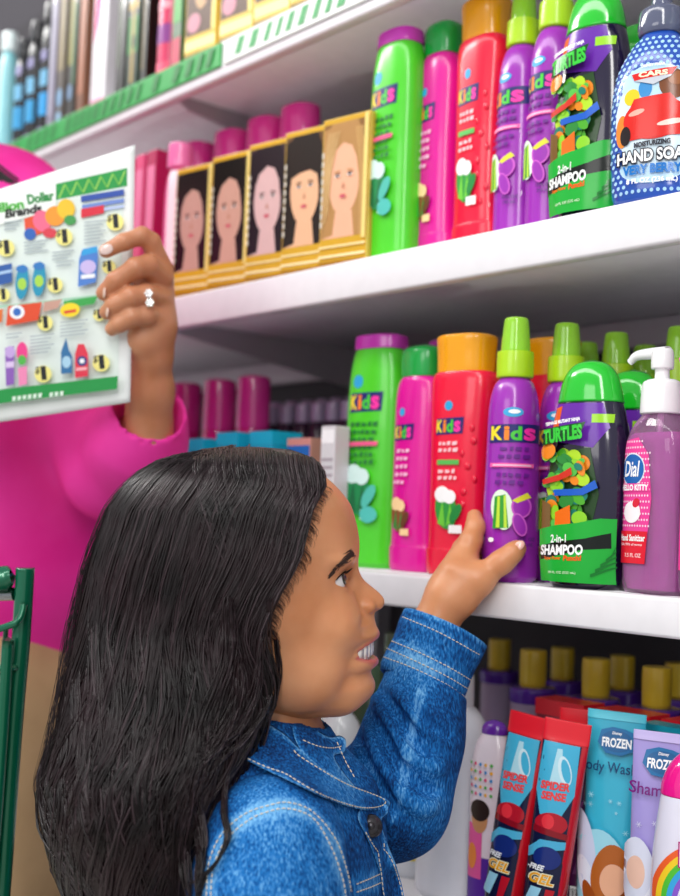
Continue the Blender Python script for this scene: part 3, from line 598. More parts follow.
carton('carton', 334, .79, ZC, .022, .02, .142, 'd9d9dc', 'slim silver white carton beside the lime bottle at eye height', 'box', None, [('r', -.010, .124, .010, .138, 'f8f8fa')]+[('r', -.009, .01+.008*i, .009, .013+.008*i, 'a8a0a8') for i in range(13)])
# dark plum bottles at the back
DG = 'dark plum bottles in the back row'
pb = plain_bottle('plum_bottle', 'x', 'bottle', '3a1c36', 'b9a6c8', .190, .0130, .0125, DG, [('r', -.009, .07, .009, .11, '7d5c86'), ('r', -.009, .135, .009, .142, 'c9b4cf')], cap_h=.022, cap_w=.7)
k = 0
PL = ['nearest the magenta bottles', 'second from the magenta bottles', 'above the cyan cartons', 'above the peach carton', 'above the silver carton', 'closest to the lime bottle']
for i, px in enumerate((268, 284, 300, 315, 330, 345)):
    b = pb if i == 0 else copy_tree(pb)
    on(b, px, .945, ZC, 0, 'plum bottle with pale cap, nearer row, '+PL[i])
    b2 = copy_tree(pb); on(b2, px+5, 1.035, ZC, 0, 'dark plum bottle in the rearmost row, '+PL[i], sc=1.1)

# ------------------------------------------------------------------ top shelf goods (blurred)
def top_item(px, w_, h, col, label, kind, prints=None, y=.80, cap=None, rz=0, hd=None):
    if kind == 'bottle':
        t = plain_bottle('hair_product_bottle', label, 'bottle', col, cap or col, h, w_/2, hd or w_*.4, 'bottles on the topmost shelf', prints, cap_h=.03, cap_w=.85)
        return on(t, px, y, ZA, rz)
    return carton('hair_product_box', px, y, ZA, w_, hd or .03, h, col, label, 'box', 'boxes on the topmost shelf', prints, rz)
BL = lambda c='2f9fd8': [('r', -.012, .04, .012, .075, c), ('r', -.011, .085, .011, .11, '6fb6dc'), ('r', -.009, .125, .009, .14, '8e8ab8'), ('r', -.008, .012, .008, .022, '8078a0')]
top_item(6, .034, .21, '8fd6de', 'pale aqua bottle at the left photo edge on the topmost shelf', 'bottle', [('r', -.010, .03, .010, .17, 'b6ecf0')], cap='e2f2f2')
top_item(21, .024, .185, '151820', 'slim black bottle with blue bands beside the pale aqua bottle', 'bottle', BL())
top_item(34, .026, .20, '1a1a20', 'slim black bottle with blue bands, second from the pale aqua bottle', 'bottle', BL())
top_item(48, .028, .215, '1c1a1e', 'black bottle with wide blue bands beside the grey carton', 'bottle', BL('22a0e4'))
top_item(61, .018, .22, '8c879c', 'slim grey lilac carton between black bottles', 'box', [('r', -.007, .03, .007, .2, 'a39fb4')])
top_item(70, .022, .22, '5a5048', 'taupe carton with pale blue medallions', 'box', [('e', 0, .05, .008, .014, '7ba6cc'), ('e', 0, .022, .007, .008, '8cb4d4'), ('r', -.009, .09, .009, .2, '8b7c58')])
top_item(81, .024, .22, '2b241e', 'dark brown carton with green and gold print', 'box', [('r', -.010, .09, .002, .2, '8b8434'), ('r', .003, .06, .010, .18, '3a6a42'), ('e', -.002, .05, .007, .012, '6a8cb0')])
top_item(91, .020, .22, '7f5138', 'copper brown carton beside the white and pink one', 'box', [('r', -.008, .04, .008, .2, 'a86848')])
top_item(109, .040, .24, 'e9e4ea', 'white carton with large magenta curve and bright edge', 'box', [('p', [(-.016, .10), (-.004, .13), (.006, .18), (.008, .235), (-.018, .235)], 'd8147c'), ('r', .012, .003, .019, .236, 'fbfbff'), ('r', -.018, .004, .019, .020, 'e86aa8')])
top_item(131, .022, .22, '191512', 'black carton right of the white and pink one', 'box', [('r', -.009, .05, -.002, .2, '3a4a2a')])
top_item(143, .028, .22, '12301c', 'black and green carton with gold lettering', 'box', [('r', -.012, .06, .012, .11, '18802e'), ('r', -.011, .12, .011, .13, 'c8a848'), ('r', -.003, .02, .004, .2, 'a88c3c'), ('e', .004, .075, .004, .01, '0a0a0a')])
top_item(155, .014, .22, '15130f', 'thin black carton beside the rose bottle', 'box', [('r', -.005, .03, .0, .2, '6a5a2c')])
top_item(170, .032, .20, 'dc3f6a', 'rose red bottle with purple label on the topmost shelf', 'bottle', [('r', -.014, .055, .014, .080, '8a2a8c'), ('r', -.013, .10, .013, .11, 'f8a8b8'), ('r', -.014, .01, .014, .03, 'f05a7a')])
top_item(188, .022, .20, '2c5a2a', 'dark green and red carton beside the first gold carton', 'box', [('r', -.009, .01, .009, .05, 'c42c50'), ('r', -.009, .07, .009, .12, '3fa03a')])
for i, (px, c, lab) in enumerate(((212, 'caa070', 'gold hair colour carton nearest the dark green carton'), (248, 'a8794a', 'gold hair colour carton, second on the topmost shelf'), (284, 'd8b48c', 'gold hair colour carton, third on the topmost shelf'), (322, '8c6238', 'gold hair colour carton near the top photo edge'))):
    b = carton('hair_color_box', px, .785, ZA, .058, .03, .155, 'e4c040', lab, 'box', 'gold cartons on the topmost shelf', [('r', -.027, .030, .026, .150, '5a3c28'), ('e', 0, .09, .014, .03, c), ('r', -.028, .012, .028, .024, 'fff0a0'), ('r', -.028, .003, .028, .008, '8a6a1c'), ('r', .020, .03, .0275, .15, 'f6e27a'), ('e', -.012, .045, .012, .012, 'd08c9c')], R(6))

# ------------------------------------------------------------------ lower shelf goods
def gel_tube(label, group):
    t = thing('gel_tube', (0, 0, 0), label, 'tube', group); h = .196
    L_ = Loft([(0, .017, .016), (.004, .0185, .0175), (.05, .0205, .016), (.10, .0215, .0125), (.15, .0222, .008), (h-.018, .0225, .0035), (h-.016, .0225, .0022), (h-.001, .0226, .0016), (h, .0225, .0012)], 2.4)
    link('tube_body', L_.mesh('b'), mat('c81426', .22, coat=.6), t)
    c = Loft([(h-.0175, .0228, .0035), (h-.012, .0229, .0026), (h, .0229, .0019), (h+.0005, .0226, .0012)], 3, 40, 10); link('crimp', c.mesh('c'), mat('ec2030', .3, coat=.3), t)
    its = [('p', [(-.0195, .0), (.012, .0), (.0165, .178), (-.0215, .178)], '14183c'), ('p', [(-.021, .125), (-.020, .178), (.015, .178), (.016, .125), (.006, .100), (-.004, .094), (-.014, .100)], '48b6dc'), ('p', [(-.009, .135), (-.006, .172), (-.001, .172), (.003, .135)], 'b8e6f4'), ('e', .004, .150, .006, .016, 'd8f2fa', .4), ('e', .005, .150, .004, .013, '48b6dc', .4),
           ('t', 'SPIDER', -.017, .128, .011, .137, 'f04848', .05, .1, .06), ('t', 'SENSE', -.015, .117, .009, .126, 'f04848', .05, .1, .06), ('e', -.002, .092, .0155, .012, 'b8182a', .1), ('e', -.005, .094, .006, .008, 'e83440', .4), ('p', [(-.018, .088), (.015, .084), (.014, .078), (-.018, .081)], '8c0e1e'),
           ('p', [(-.020, .062), (-.010, .074), (.014, .076), (.014, .068), (-.008, .062), (-.019, .052)], '4fb4dc'), ('e', -.001, .056, .013, .012, '182c78'), ('t', '-FREE', -.018, .0415, -.002, .0475, 'f4f6fa', .04, .25), ('t', 'GEL', -.016, .027, .009, .040, 'f4f0d0', .08, .25), ('t', 'GEL', -.015, .028, .008, .039, 'f0a81c', .03, .25), ('p', [(-.018, .0), (-.008, .0), (-.002, .024), (-.012, .024)], '9cd4ec'), ('p', [(.0, .0), (.006, .0), (.010, .024), (.002, .024)], 'c01428')]
    art('label', [('p', [(-.0195, .0), (.012, .0), (.014, .08), (-.0205, .08)], '14183c')]+up(its, .039, .78), L_, t, rough=.18)
    return t
GG = 'red and blue gel tubes'
def lean(o, px, py_base_y, z, rx, ry, rz): o.location = (X_at(px, py_base_y, z), py_base_y, z); o.rotation_euler = (rx, ry, rz)
ge = gel_tube('red and navy gel tube with red crimped top, the left of the leaning pair', GG)
lean(ge, 500, .787, ZD, 0, R(7), R(14)); ge.scale = (.84, .95, .955)
ge2 = copy_tree(ge); ge2['label'] = 'red and navy gel tube with red crimped top, the right of the leaning pair'; lean(ge2, 538, .785, ZD, 0, R(6), R(30))
rb = GG
def lotion_tube(label, group, col, top, its, h=.196, hw=.0265):
    t = thing('lotion_tube', (0, 0, 0), label, 'tube', group)
    L_ = Loft([(0, .019, .019), (.004, .021, .020), (.05, hw*.9, .017), (.10, hw*.96, .0125), (.15, hw, .008), (h-.012, hw*1.02, .003), (h, hw*1.02, .0014)], 2.4)
    link('tube_body', L_.mesh('b'), mat(col, .25, coat=.4), t)
    link('crimp', Loft([(h-.0065, hw*1.03, .0030), (h-.003, hw*1.03, .0022), (h+.0004, hw*1.03, .0016)], 3, 40, 8).mesh('c'), mat(top, .3), t)
    art('label', its, L_, t, rough=.22); return t
def frost(c, v): return [('p', [(c-.015, v-.001), (c-.013, v+.009), (c-.004, v+.012), (c+.006, v+.011), (c+.015, v+.008), (c+.014, v-.005), (c+.004, v-.010), (c-.008, v-.009)], '1d6fa8'), ('e', c, v+.001, .0125, .0085, '1a5f96'), ('t', 'Disney', c-.004, v+.0055, c+.004, v+.0085, 'ffffff', .02, .2), ('t', 'FROZEN', c-.0115, v-.004, c+.0115, v+.0035, 'ffffff', .03)]
def flakes(seed, c, u0, u1, v0, v1, n):
    r = random.Random(seed); o = []
    for _ in range(n):
        u, v, s = r.uniform(u0, u1), r.uniform(v0, v1), r.uniform(.0012, .0028)
        for k in range(3):
            a = k*PI/3; dx, dy = s*math.cos(a), s*math.sin(a); o.append(('p', [(u-dx-.0002*math.sin(a), v-dy+.0002*math.cos(a)), (u-dx+.0002*math.sin(a), v-dy-.0002*math.cos(a)), (u+dx+.0002*math.sin(a), v+dy-.0002*math.cos(a)), (u+dx-.0002*math.sin(a), v+dy+.0002*math.cos(a))], c))
    return o
its = flakes(1, 'a8e4f2', -.022, .02, .07, .13, 16)+frost(.003, .173)+[('t', 'Body Wash', -.024, .1465, .019, .1575, '14406e', .01)]+[('e', -.004, .070, .021, .034, '9fdcec', .1), ('e', -.016, .088, .008, .030, 'cfd6ee', .2), ('e', -.012, .062, .006, .02, 'e4e8f6', .3), ('e', .004, .070, .0135, .024, 'b5601f', -.1), ('e', .006, .066, .009, .013, 'edb08c', -.05), ('e', -.006, .042, .005, .022, 'a04c18', .35), ('e', .012, .044, .004, .016, 'a04c18', -.2), ('p', [(-.010, .012), (.012, .012), (.012, .044), (-.004, .046)], '3a4a86'), ('t', 'Winter', .002, .022, .017, .027, 'e8f6fc', .02), ('t', 'Berry', .005, .0155, .017, .0205, 'e8f6fc', .02)]
lt = lotion_tube('turquoise body wash tube with dark blue oval logo and icy print', 'icy children\'s body wash tubes', '3cb8d6', '58d0e6', its, hw=.0235)
lean(lt, 607, .823, ZD, 0, R(1.0), R(22))
its = flakes(2, 'e4e0f8', -.02, .02, .07, .13, 12)+frost(-.001, .168)+[('t', 'Shampoo', -.023, .141, .017, .153, '7a1c7c', .01)]+[('e', -.012, .080, .012, .032, 'dfe2f2', .15), ('e', -.015, .086, .006, .012, 'f0c4ae', .05), ('e', -.008, .060, .004, .026, 'f0f0fa', -.35), ('e', .010, .07, .014, .028, 'b8a8e0'), ('p', [(-.020, .0), (.004, .0), (.002, .045), (-.016, .048)], '3f86c6'), ('e', .012, .035, .010, .018, 'c9e0f4')]
lt2 = lotion_tube('lilac shampoo tube with dark blue oval logo beside the turquoise tube', 'icy children\'s body wash tubes', 'a99bdc', 'c4b8ea', its, .190, .0245)
lean(lt2, 655, .803, ZD, 0, R(1.5), R(28))
# pony bottle
t = thing('shampoo_bottle', (0, 0, 0), 'white bottle with magenta dome cap and rainbow print at the lower right corner', 'bottle')
L_ = Loft([(0, .028, .020), (.005, .031, .022), (.06, .033, .023), (.11, .0315, .022), (.14, .028, .020), (.150, .0265, .019)], 2.2); link('bottle_body', L_.mesh('b'), mat('e9e6f6', .2, coat=.5), t)
link('cap', Loft([(.1495, .0272, .0195), (.158, .0262, .0185), (.170, .021, .0155), (.179, .012, .009), (.182, .002, .002)], 2.1, 40, 26).mesh('c'), mat('f0148c', .18, coat=.7), t)
its = []
for i, c in enumerate(('f5642c', 'fbd22a', '54c43a', '3aa8e4', '8a5ad0', 'e9e6f6')):
    r_ = .036-i*.0036; pts = [(.004+r_*math.cos(a), .080+r_*1.15*math.sin(a)) for a in np.linspace(PI*.52, PI*1.08, 18)]; r2 = .036-(i+1)*.0036; pts += [(.004+r2*math.cos(a), .080+r2*1.15*math.sin(a)) for a in np.linspace(PI*1.08, PI*.52, 18)]; its.append(('p', [(max(-.031, a), b) for a, b in pts], c))
its += [('e', -.004, .050, .022, .030, 'd7c6ee'), ('e', -.012, .048, .012, .016, 'f28cc8', .3), ('e', .006, .036, .012, .010, 'e65ab4', -.3), ('e', -.016, .064, .007, .005, 'f06abc', .5), ('e', .014, .060, .004, .006, '8a9ce8'),
        ('t', 'MY LITTLE', -.004, .124, .016, .130, 'e0208c', .05), ('t', 'PONY', -.0135, .1035, .022, .1215, 'b8127a', .11), ('t', 'PONY', -.0125, .1045, .021, .1205, 'fbe6f4', .02), ('e', -.006, .128, .003, .0035, '6a3cb4')]
art('label', its, L_, t, rough=.2); on(t, 697, .782, ZD, R(34)); t.scale = (1.0, 1.0, 1.03)
# white lotion bottle, yellow labelled bottle, toddler bottle
t = plain_bottle('lotion_bottle', 'large plain white lotion bottle behind the child\'s denim sleeve', 'bottle', 'e8e9f0', 'f0f0f4', .205, .0350, .025, cap_h=.03, cap_w=.5); on(t, 453, .830, ZD, R(12))
t = plain_bottle('lotion_bottle', 'white bottle with bright yellow label low behind the denim sleeve', 'bottle', 'e4e6ec', 'f0f0f4', .165, .030, .023, items=[('r', -.026, .018, .026, .065, 'f4dc1c'), ('r', -.018, .05, .016, .056, '3a7a2c'), ('r', -.018, .035, .016, .040, '8c8a1c')], cap_h=.03); on(t, 413, .850, ZD, R(5))
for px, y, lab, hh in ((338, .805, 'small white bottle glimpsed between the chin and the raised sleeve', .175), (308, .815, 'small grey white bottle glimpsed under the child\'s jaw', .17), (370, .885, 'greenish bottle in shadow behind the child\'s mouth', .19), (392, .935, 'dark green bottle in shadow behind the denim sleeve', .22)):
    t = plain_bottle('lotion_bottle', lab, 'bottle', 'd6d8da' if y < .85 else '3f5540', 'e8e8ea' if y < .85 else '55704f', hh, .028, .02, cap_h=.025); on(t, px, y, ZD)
t = plain_bottle('bubble_bath_bottle', 'white dotted children\'s bottle with purple base beside the gel tubes', 'bottle', 'ecdfe8', '6a2ca4', .186, .0235, .018, items=[('r', -.020, .004, .020, .060, '5a2a9c'), ('r', -.019, .04, .0, .09, 'e85aa0'), ('e', -.004, .095, .010, .013, 'c98e60'), ('e', -.004, .103, .012, .010, '2c1a14'), ('e', -.012, .060, .006, .012, 'f08a3c')]+[('e', -.015+.006*(i % 5), .118+.007*(i//5), .0016, .0016, ['4fae4a', 'e04a7a', '3a8fd0', 'f0b02a'][i % 4]) for i in range(25)], cap_h=.012, cap_w=.62, dome=True, n=2.4); on(t, 492, .810, ZD, R(10)); t.scale = (.85, .85, .93)
# barcode side of a dark plum tube between gel tube and body wash
t = thing('gel_tube', (0, 0, 0), 'dark plum tube showing its barcode between the gel tube and the turquoise tube', 'tube')
L_ = Loft([(0, .016, .015), (.004, .018, .017), (.08, .019, .014), (.15, .0195, .008), (.182, .02, .0025), (.196, .02, .0014)], 2.4); link('tube_body', L_.mesh('b'), mat('4a1848', .2, coat=.7), t)
link('crimp', Loft([(.181, .0205, .0032), (.190, .0205, .0024), (.1965, .0205, .0016)], 3, 36, 8).mesh('c'), mat('ec2030', .3), t)
its = [('r', -.002, .020, .014, .050, 'f2f2f2')]+[('r', -.001+.0012*i, .022, -.001+.0012*i+[.0004, .0008, .0005][i % 3], .048, '101010') for i in range(12)]+[('p', [(-.01, .09), (.006, .12), (.008, .12), (-.004, .085)], '8c3a84'), ('p', [(0, .06), (.012, .10), (.014, .10), (.006, .06)], '6a2a66')]
art('label', its, L_, t); on(t, 577, .828, ZD, R(25)); t.scale = (.85, .85, .98)
# back rows of shelf D: red-topped cartons, teal topped, purple collars with gold caps
for px, y, lab in ((567, .895, 'red topped carton behind the gel tubes'), (630, .897, 'red topped carton behind the turquoise and lilac tubes'), (698, .899, 'red topped carton at the right photo edge on the lower shelf')):
    carton('carton', px, y, ZD, .055, .03, .186, '8c1a34', lab, 'box', 'red topped cartons', topcol='ee1c30')
carton('carton', 672, .862, ZD, .050, .02, .186, '1c5a6c', 'teal topped carton behind the lilac tube', 'box', None, topcol='1ba6bc')
def gold_bottle(label):
    t = thing('bubble_bath_bottle', (0, 0, 0), label, 'bottle', 'bottles with gold caps and purple collars')
    link('bottle_body', Loft([(0, .022, .022), (.01, .024, .024), (.17, .024, .024), (.182, .021, .021)], 2).mesh('b'), mat('b8a4c4', .3), t)
    link('collar', Loft([(.182, .0245, .0245), (.184, .0255, .0255), (.197, .0255, .0255), (.199, .020, .020)], 2, 36, 16).mesh('c'), mat('5c2aa8', .25, coat=.4), t)
    link('cap', Loft([(.199, .0145, .0145), (.236, .0145, .0145), (.238, .012, .012)], 2, 32, 14).mesh('c'), mat('f0cc30', .3, coat=.4), t); return t
gb = gold_bottle('x')
for i, (px, y, lab) in enumerate(((530, .955, 'gold capped bottle with purple collar behind the left gel tube'), (593, .955, 'gold capped bottle with purple collar above the red topped cartons'), (654, .955, 'gold capped bottle with purple collar second from the right photo edge'), (708, .955, 'gold capped bottle cut by the right photo edge'),
                                (560, 1.08, 'dim gold capped bottle in the second row near the left gel tube'), (620, 1.08, 'dim gold capped bottle in the second row behind the turquoise tube'), (675, 1.08, 'dim gold capped bottle in the second row at the right edge'), (497, 1.08, 'dim gold capped bottle nearest the denim cuff'))):
    on(gb if i == 0 else copy_tree(gb), px, y, ZD, 0, lab, sc=.92 if y < 1 else .88)

# ================================================================== people: smooth bodies grown from distance fields
class Field:
    def __init__(s, lo, hi, h):
        s.lo = np.array(lo, float); s.h = h; s.n = np.ceil((np.array(hi)-s.lo)/h).astype(int)+1
        s.ax = [s.lo[i]+np.arange(s.n[i])*h for i in range(3)]
        s.V = np.full(s.n, 9e2*h, np.float32)
    def box(s, lo, hi):
        a = np.clip(np.floor((np.array(lo)-s.lo)/s.h).astype(int), 0, s.n); b = np.clip(np.ceil((np.array(hi)-s.lo)/s.h).astype(int)+1, 0, s.n)
        sl = tuple(slice(a[i], b[i]) for i in range(3)); g = [s.ax[i][sl[i]] for i in range(3)]
        return sl, g[0][:, None, None].astype(np.float32), g[1][None, :, None].astype(np.float32), g[2][None, None, :].astype(np.float32)
    def comb(s, sl, d, k, op):
        a = s.V[sl]
        if a.size == 0: return
        d = np.broadcast_to(d, a.shape)
        if op == 'u': h = np.clip(.5+.5*(a-d)/k, 0, 1); s.V[sl] = a*(1-h)+d*h-k*h*(1-h)
        else: d = -d; h = np.clip(.5-.5*(a-d)/k, 0, 1); s.V[sl] = a*(1-h)+d*h+k*h*(1-h)
    def capsule(s, p, q, r1, r2=None, k=.01, op='u', pad=None):
        r2 = r1 if r2 is None else r2; p = np.array(p, float); q = np.array(q, float); pad = pad or 3*k+4*s.h; m_ = max(r1, r2)+pad
        sl, X, Y, Z = s.box(np.minimum(p, q)-m_, np.maximum(p, q)+m_); d = q-p; L = d@d+1e-12
        t = np.clip(((X-p[0])*d[0]+(Y-p[1])*d[1]+(Z-p[2])*d[2])/L, 0, 1)
        D = np.sqrt((X-p[0]-t*d[0])**2+(Y-p[1]-t*d[1])**2+(Z-p[2]-t*d[2])**2)-(r1+(r2-r1)*t); s.comb(sl, D, k, op)
    def chain(s, pts, rad, k=.01, op='u'):
        for i in range(len(pts)-1): s.capsule(pts[i], pts[i+1], rad[i], rad[i+1], k, op)
    def ell(s, c, r, k=.01, op='u', rot=None, pad=None):
        c = np.array(c, float); r = np.array(r, float); m_ = r.max()+(pad or 3*k+4*s.h); sl, X, Y, Z = s.box(c-m_, c+m_)
        X, Y, Z = X-c[0], Y-c[1], Z-c[2]
        if rot is not None: A = np.array(rot); X, Y, Z = (A[0, 0]*X+A[0, 1]*Y+A[0, 2]*Z), (A[1, 0]*X+A[1, 1]*Y+A[1, 2]*Z), (A[2, 0]*X+A[2, 1]*Y+A[2, 2]*Z)
        q = np.sqrt((X/r[0])**2+(Y/r[1])**2+(Z/r[2])**2)+1e-6; g = np.sqrt((X/r[0]**2)**2+(Y/r[1]**2)**2+(Z/r[2]**2)**2)+1e-6
        s.comb(sl, q*(q-1)/g, k, op)
    def func(s, lo, hi, f, k, op='u'):
        sl, X, Y, Z = s.box(lo, hi); s.comb(sl, f(X, Y, Z), k, op)
    def nets(s):
        V = s.V; n = V.shape; ins = V < 0; cnt = np.zeros(tuple(k-1 for k in n), np.int8); c8 = [(a, b, c) for a in (0, 1) for b in (0, 1) for c in (0, 1)]
        g = lambda o: tuple(slice(o[i], n[i]-1+o[i]) for i in range(3))
        for o in c8: cnt += ins[g(o)]
        idx = np.argwhere((cnt > 0) & (cnt < 8)); I = -np.ones(cnt.shape, np.int64); I[tuple(idx.T)] = np.arange(len(idx))
        acc = np.zeros((len(idx), 3)); w_ = np.zeros(len(idx)); vals = {o: V[idx[:, 0]+o[0], idx[:, 1]+o[1], idx[:, 2]+o[2]] for o in c8}
        for i, a in enumerate(c8):
            for b in c8[i+1:]:
                if sum(abs(a[j]-b[j]) for j in range(3)) != 1: continue
                va, vb = vals[a], vals[b]; m_ = (va < 0) != (vb < 0); t = np.where(m_, va/(va-vb+1e-20), 0)
                p = np.array(a)[None]+t[:, None]*(np.array(b)-np.array(a))[None]; acc += p*m_[:, None]; w_ += m_
        P_ = s.lo+(idx+acc/w_[:, None])*s.h; quads = []
        for ax in range(3):
            u, v = [(1, 2), (2, 0), (0, 1)][ax]; sa = [slice(1, k-1) for k in n]; sa[ax] = slice(0, n[ax]-1); sb = list(sa); sb[ax] = slice(1, n[ax])
            A, B = ins[tuple(sa)], ins[tuple(sb)]; e = np.argwhere(A != B); 
            if len(e) == 0: continue
            fl = A[tuple(e.T)]; off = np.array([1, 1, 1]); off[ax] = 0; e = e+off; du = np.zeros(3, int); du[u] = 1; dv = np.zeros(3, int); dv[v] = 1
            q = [I[tuple((e-a*du-b*dv).T)] for a, b in ((0, 0), (1, 0), (1, 1), (0, 1))]; q = np.stack(q, 1); q[~fl] = q[~fl][:, ::-1]; quads.append(q)
        return P_, np.concatenate(quads)
def smooth_pts(V, Q, it=2, lam=.5):
    e = np.concatenate([Q[:, [0, 1]], Q[:, [1, 2]], Q[:, [2, 3]], Q[:, [3, 0]]]); e = np.concatenate([e, e[:, ::-1]])
    deg = np.bincount(e[:, 0], minlength=len(V))[:, None]
    for _ in range(it):
        for l in (lam, -lam*1.02):
            S = np.stack([np.bincount(e[:, 0], weights=V[e[:, 1], i], minlength=len(V)) for i in range(3)], 1)/deg; V = V+l*(S-V)
    return V
def body_obj(name, VQ, mt, parent, attr=None, root=None):
    V, Q = VQ; V = V-(np.array(root) if root is not None else 0); me = np_mesh(name, V, Q)
    if attr is not None:
        for an, av in attr.items():
            a = me.attributes.new(an, 'FLOAT', 'POINT'); a.data.foreach_set('value', np.asarray(av, np.float32))
    return link(name, me, mt, parent)
def merge(*vq):
    Vs, Qs, b = [], [], 0
    for V, Q in vq: Vs.append(V); Qs.append(Q+b); b += len(V)
    return np.concatenate(Vs), np.concatenate(Qs)
def bvh(V, Q): return BVHTree.FromPolygons([tuple(v) for v in V.tolist()], [tuple(q) for q in Q.tolist()])
def on_surface(tree, px, py, off=.0006):
    "where the line of sight through px, py meets the modelled garment or skin"
    d = Vector(P(px, py, 1)-EYE).normalized(); h = tree.ray_cast(Vector(EYE)+d*.3, d)
    return None if h[0] is None else np.array(h[0]+h[1]*off*(1 if h[1].dot(d) < 0 else -1))

# ------------------------------------------------------------------ the child
ZH = .90; SH = ZH/F
def head_pt(x, d, y):      # head-space (traced profile units) -> world
    x, d, y = np.asarray(x, float), np.asarray(d, float), np.asarray(y, float)
    return EYE+(ZH+d*SH)[..., None]*fw+((x-CX)*SH)[..., None]*RT-((y-CY)*SH)[..., None]*UP
PROF = cr([(300, 462), (318, 472), (333, 484), (344, 496), (351, 507), (355, 524), (357, 540), (356.5, 552), (355.5, 561), (357, 570), (363, 579), (371, 586), (379, 592.5), (383.5, 598), (384.6, 603), (382, 608), (376.5, 611), (374.5, 614), (375, 620), (376.5, 626), (379, 631), (378.5, 635), (375, 638.5), (372.5, 642), (372, 648), (373, 653), (376.5, 657), (377.2, 661), (375, 666), (371.2, 669.5), (372, 675), (375, 682), (374.5, 690), (369, 698), (360, 704), (345, 708.5), (320, 710)], 150)
def poly_sdf(px, py, poly):
    d2 = np.full(px.shape, 1e9, np.float32); ins = np.zeros(px.shape, bool); n = len(poly)
    for i in range(n):
        a, b = poly[i], poly[(i+1) % n]; e = b-a; wx, wy = px-a[0], py-a[1]; t = np.clip((wx*e[0]+wy*e[1])/(e@e+1e-9), 0, 1)
        d2 = np.minimum(d2, (wx-t*e[0])**2+(wy-t*e[1])**2)
        if a[1] != b[1]: c = ((a[1] > py) != (b[1] > py)) & (px < (b[0]-a[0])*(py-a[1])/(b[1]-a[1])+a[0]); ins ^= c
    return np.where(ins, -1, 1)*np.sqrt(d2)
def child_head():
    Fd = Field((120, -118, 436), (396, 118, 800), 1.5)
    Fd.ell((243, 0, 550), (113, 90, 93), 8); Fd.ell((288, 0, 632), (70, 66, 77), 14)
    Fd.ell((268, 0, 600), (84, 84, 84), 12)
    # brow to chin: profile swept across the face, falling away from the midline at a rate that changes with height
    ys = np.array([440, 480, 545, 556, 566, 578, 590, 600, 608, 613, 622, 632, 645, 660, 672, 684, 700, 712])
    cs = np.array([.006, .006, .0075, .011, .030, .060, .085, .085, .07, .030, .016, .0135, .0135, .014, .015, .014, .018, .02])
    xs = np.arange(230, 392, 1.0); yy = np.arange(440, 722, 1.0)
    GX, GY = np.meshgrid(xs, yy, indexing='ij'); poly = np.vstack([PROF, [(240, 710), (240, 452)]]); T = poly_sdf(GX.astype(np.float32), GY.astype(np.float32), poly)
    def slab(X, D, Y):
        c = np.interp(Y, ys, cs); xe = X+c*D*D+0*Y; ye = Y+0*X+0*D
        i = np.clip((xe-230), 0, len(xs)-1.01); j = np.clip(ye-440, 0, len(yy)-1.01); i0 = i.astype(int); j0 = j.astype(int); fi = i-i0; fj = j-j0
        v = T[i0, j0]*(1-fi)*(1-fj)+T[i0+1, j0]*fi*(1-fj)+T[i0, j0+1]*(1-fi)*fj+T[i0+1, j0+1]*fi*fj
        v = v/np.sqrt(1+(2*c*D)**2); wlim = np.interp(Y, [440, 560, 580, 605, 625, 700, 712], [70, 60, 44, 40, 50, 50, 40])
        e = np.abs(D)-wlim+0*X; k = 22; h = np.clip(.5-.5*(v-e)/k, 0, 1); return (e*(1-(1-h))+v*(1-h)) if False else v*(1-h)+e*h+k*h*(1-h)
    Fd.func((250, -75, 440), (394, 75, 720), slab, 12)
    for s in (-1, 1):
        Fd.ell((331, s*37, 621), (27, 27, 29), 14)                      # cheek
        Fd.ell((300, s*46, 662), (42, 24, 38), 14)                     # lower cheek
        Fd.capsule((262, s*56, 650), (342, s*18, 692), 15, 15, 14)     # jaw
        Fd.ell((331, s*34, 556), (22, 24, 9), 10)                      # brow bone
        Fd.ell((367, s*13, 604.5), (8.5, 6.5, 6.5), 4)                   # side of the nose
        Fd.ell((375, s*6.5, 611.5), (3.6, 2.8, 3.0), 2, 's')               # nostril
        Fd.ell((349, s*30, 576), (9, 15, 8), 9, 's')                     # socket
        Fd.ell((330, s*31, 577.5), (17.6, 17.6, 16.5), 4)                   # lids over the eyeball
        def eye(X, D, Y, s=s):
            dx, dd, dy = X-330, (D-s*31)*s, Y-577.5; r = np.sqrt(dx*dx+dd*dd+dy*dy)+1e-3
            a = np.degrees(np.arctan2(dd, dx)); e = np.degrees(np.arcsin(np.clip(-dy/r, -1, 1))); q = np.clip(1-((a-14)/60)**2, -.6, 1)
            up = 31*np.sign(q)*np.abs(q)**.6; lo = -19*np.sign(q)*np.abs(q)**.8
            o = np.maximum(e-up, lo-e)*PI/180*17; return np.maximum(o, np.maximum(14-r, r-26))
        Fd.func((330, min(s*5, s*60), 555), (360, max(s*5, s*60), 600), eye, 1.2, 's')
        # lips from the middle to the corner
        for mid, cor, r1, r2 in (((375.0, 0, 634.0), (355.5, s*35, 644.5), 3.8, 1.6), ((373.4, 0, 661), (355.5, s*35, 650), 4.6, 1.8)):
            pts = [(mid[0]+(cor[0]-mid[0])*t**1.9, mid[1]+(cor[1]-mid[1])*t, mid[2]+(cor[2]-mid[2])*t**1.5) for t in np.linspace(0, 1, 7)]
            Fd.chain(pts, list(np.linspace(r1, r2, 7)), 2.5)
    def mouth(X, D, Y):
        q = np.clip(1-(D/34.)**2, 0, 1); yc = 648+1.5*(D/34.)**2; xw = X+.0150*D*D
        return np.maximum(np.maximum(np.abs(Y-yc)-9.6*q**.55, 361-xw), np.maximum(np.abs(D)-33, xw-392))+0*X
    Fd.func((335, -38, 628), (392, 38, 670), mouth, 1.5, 's')
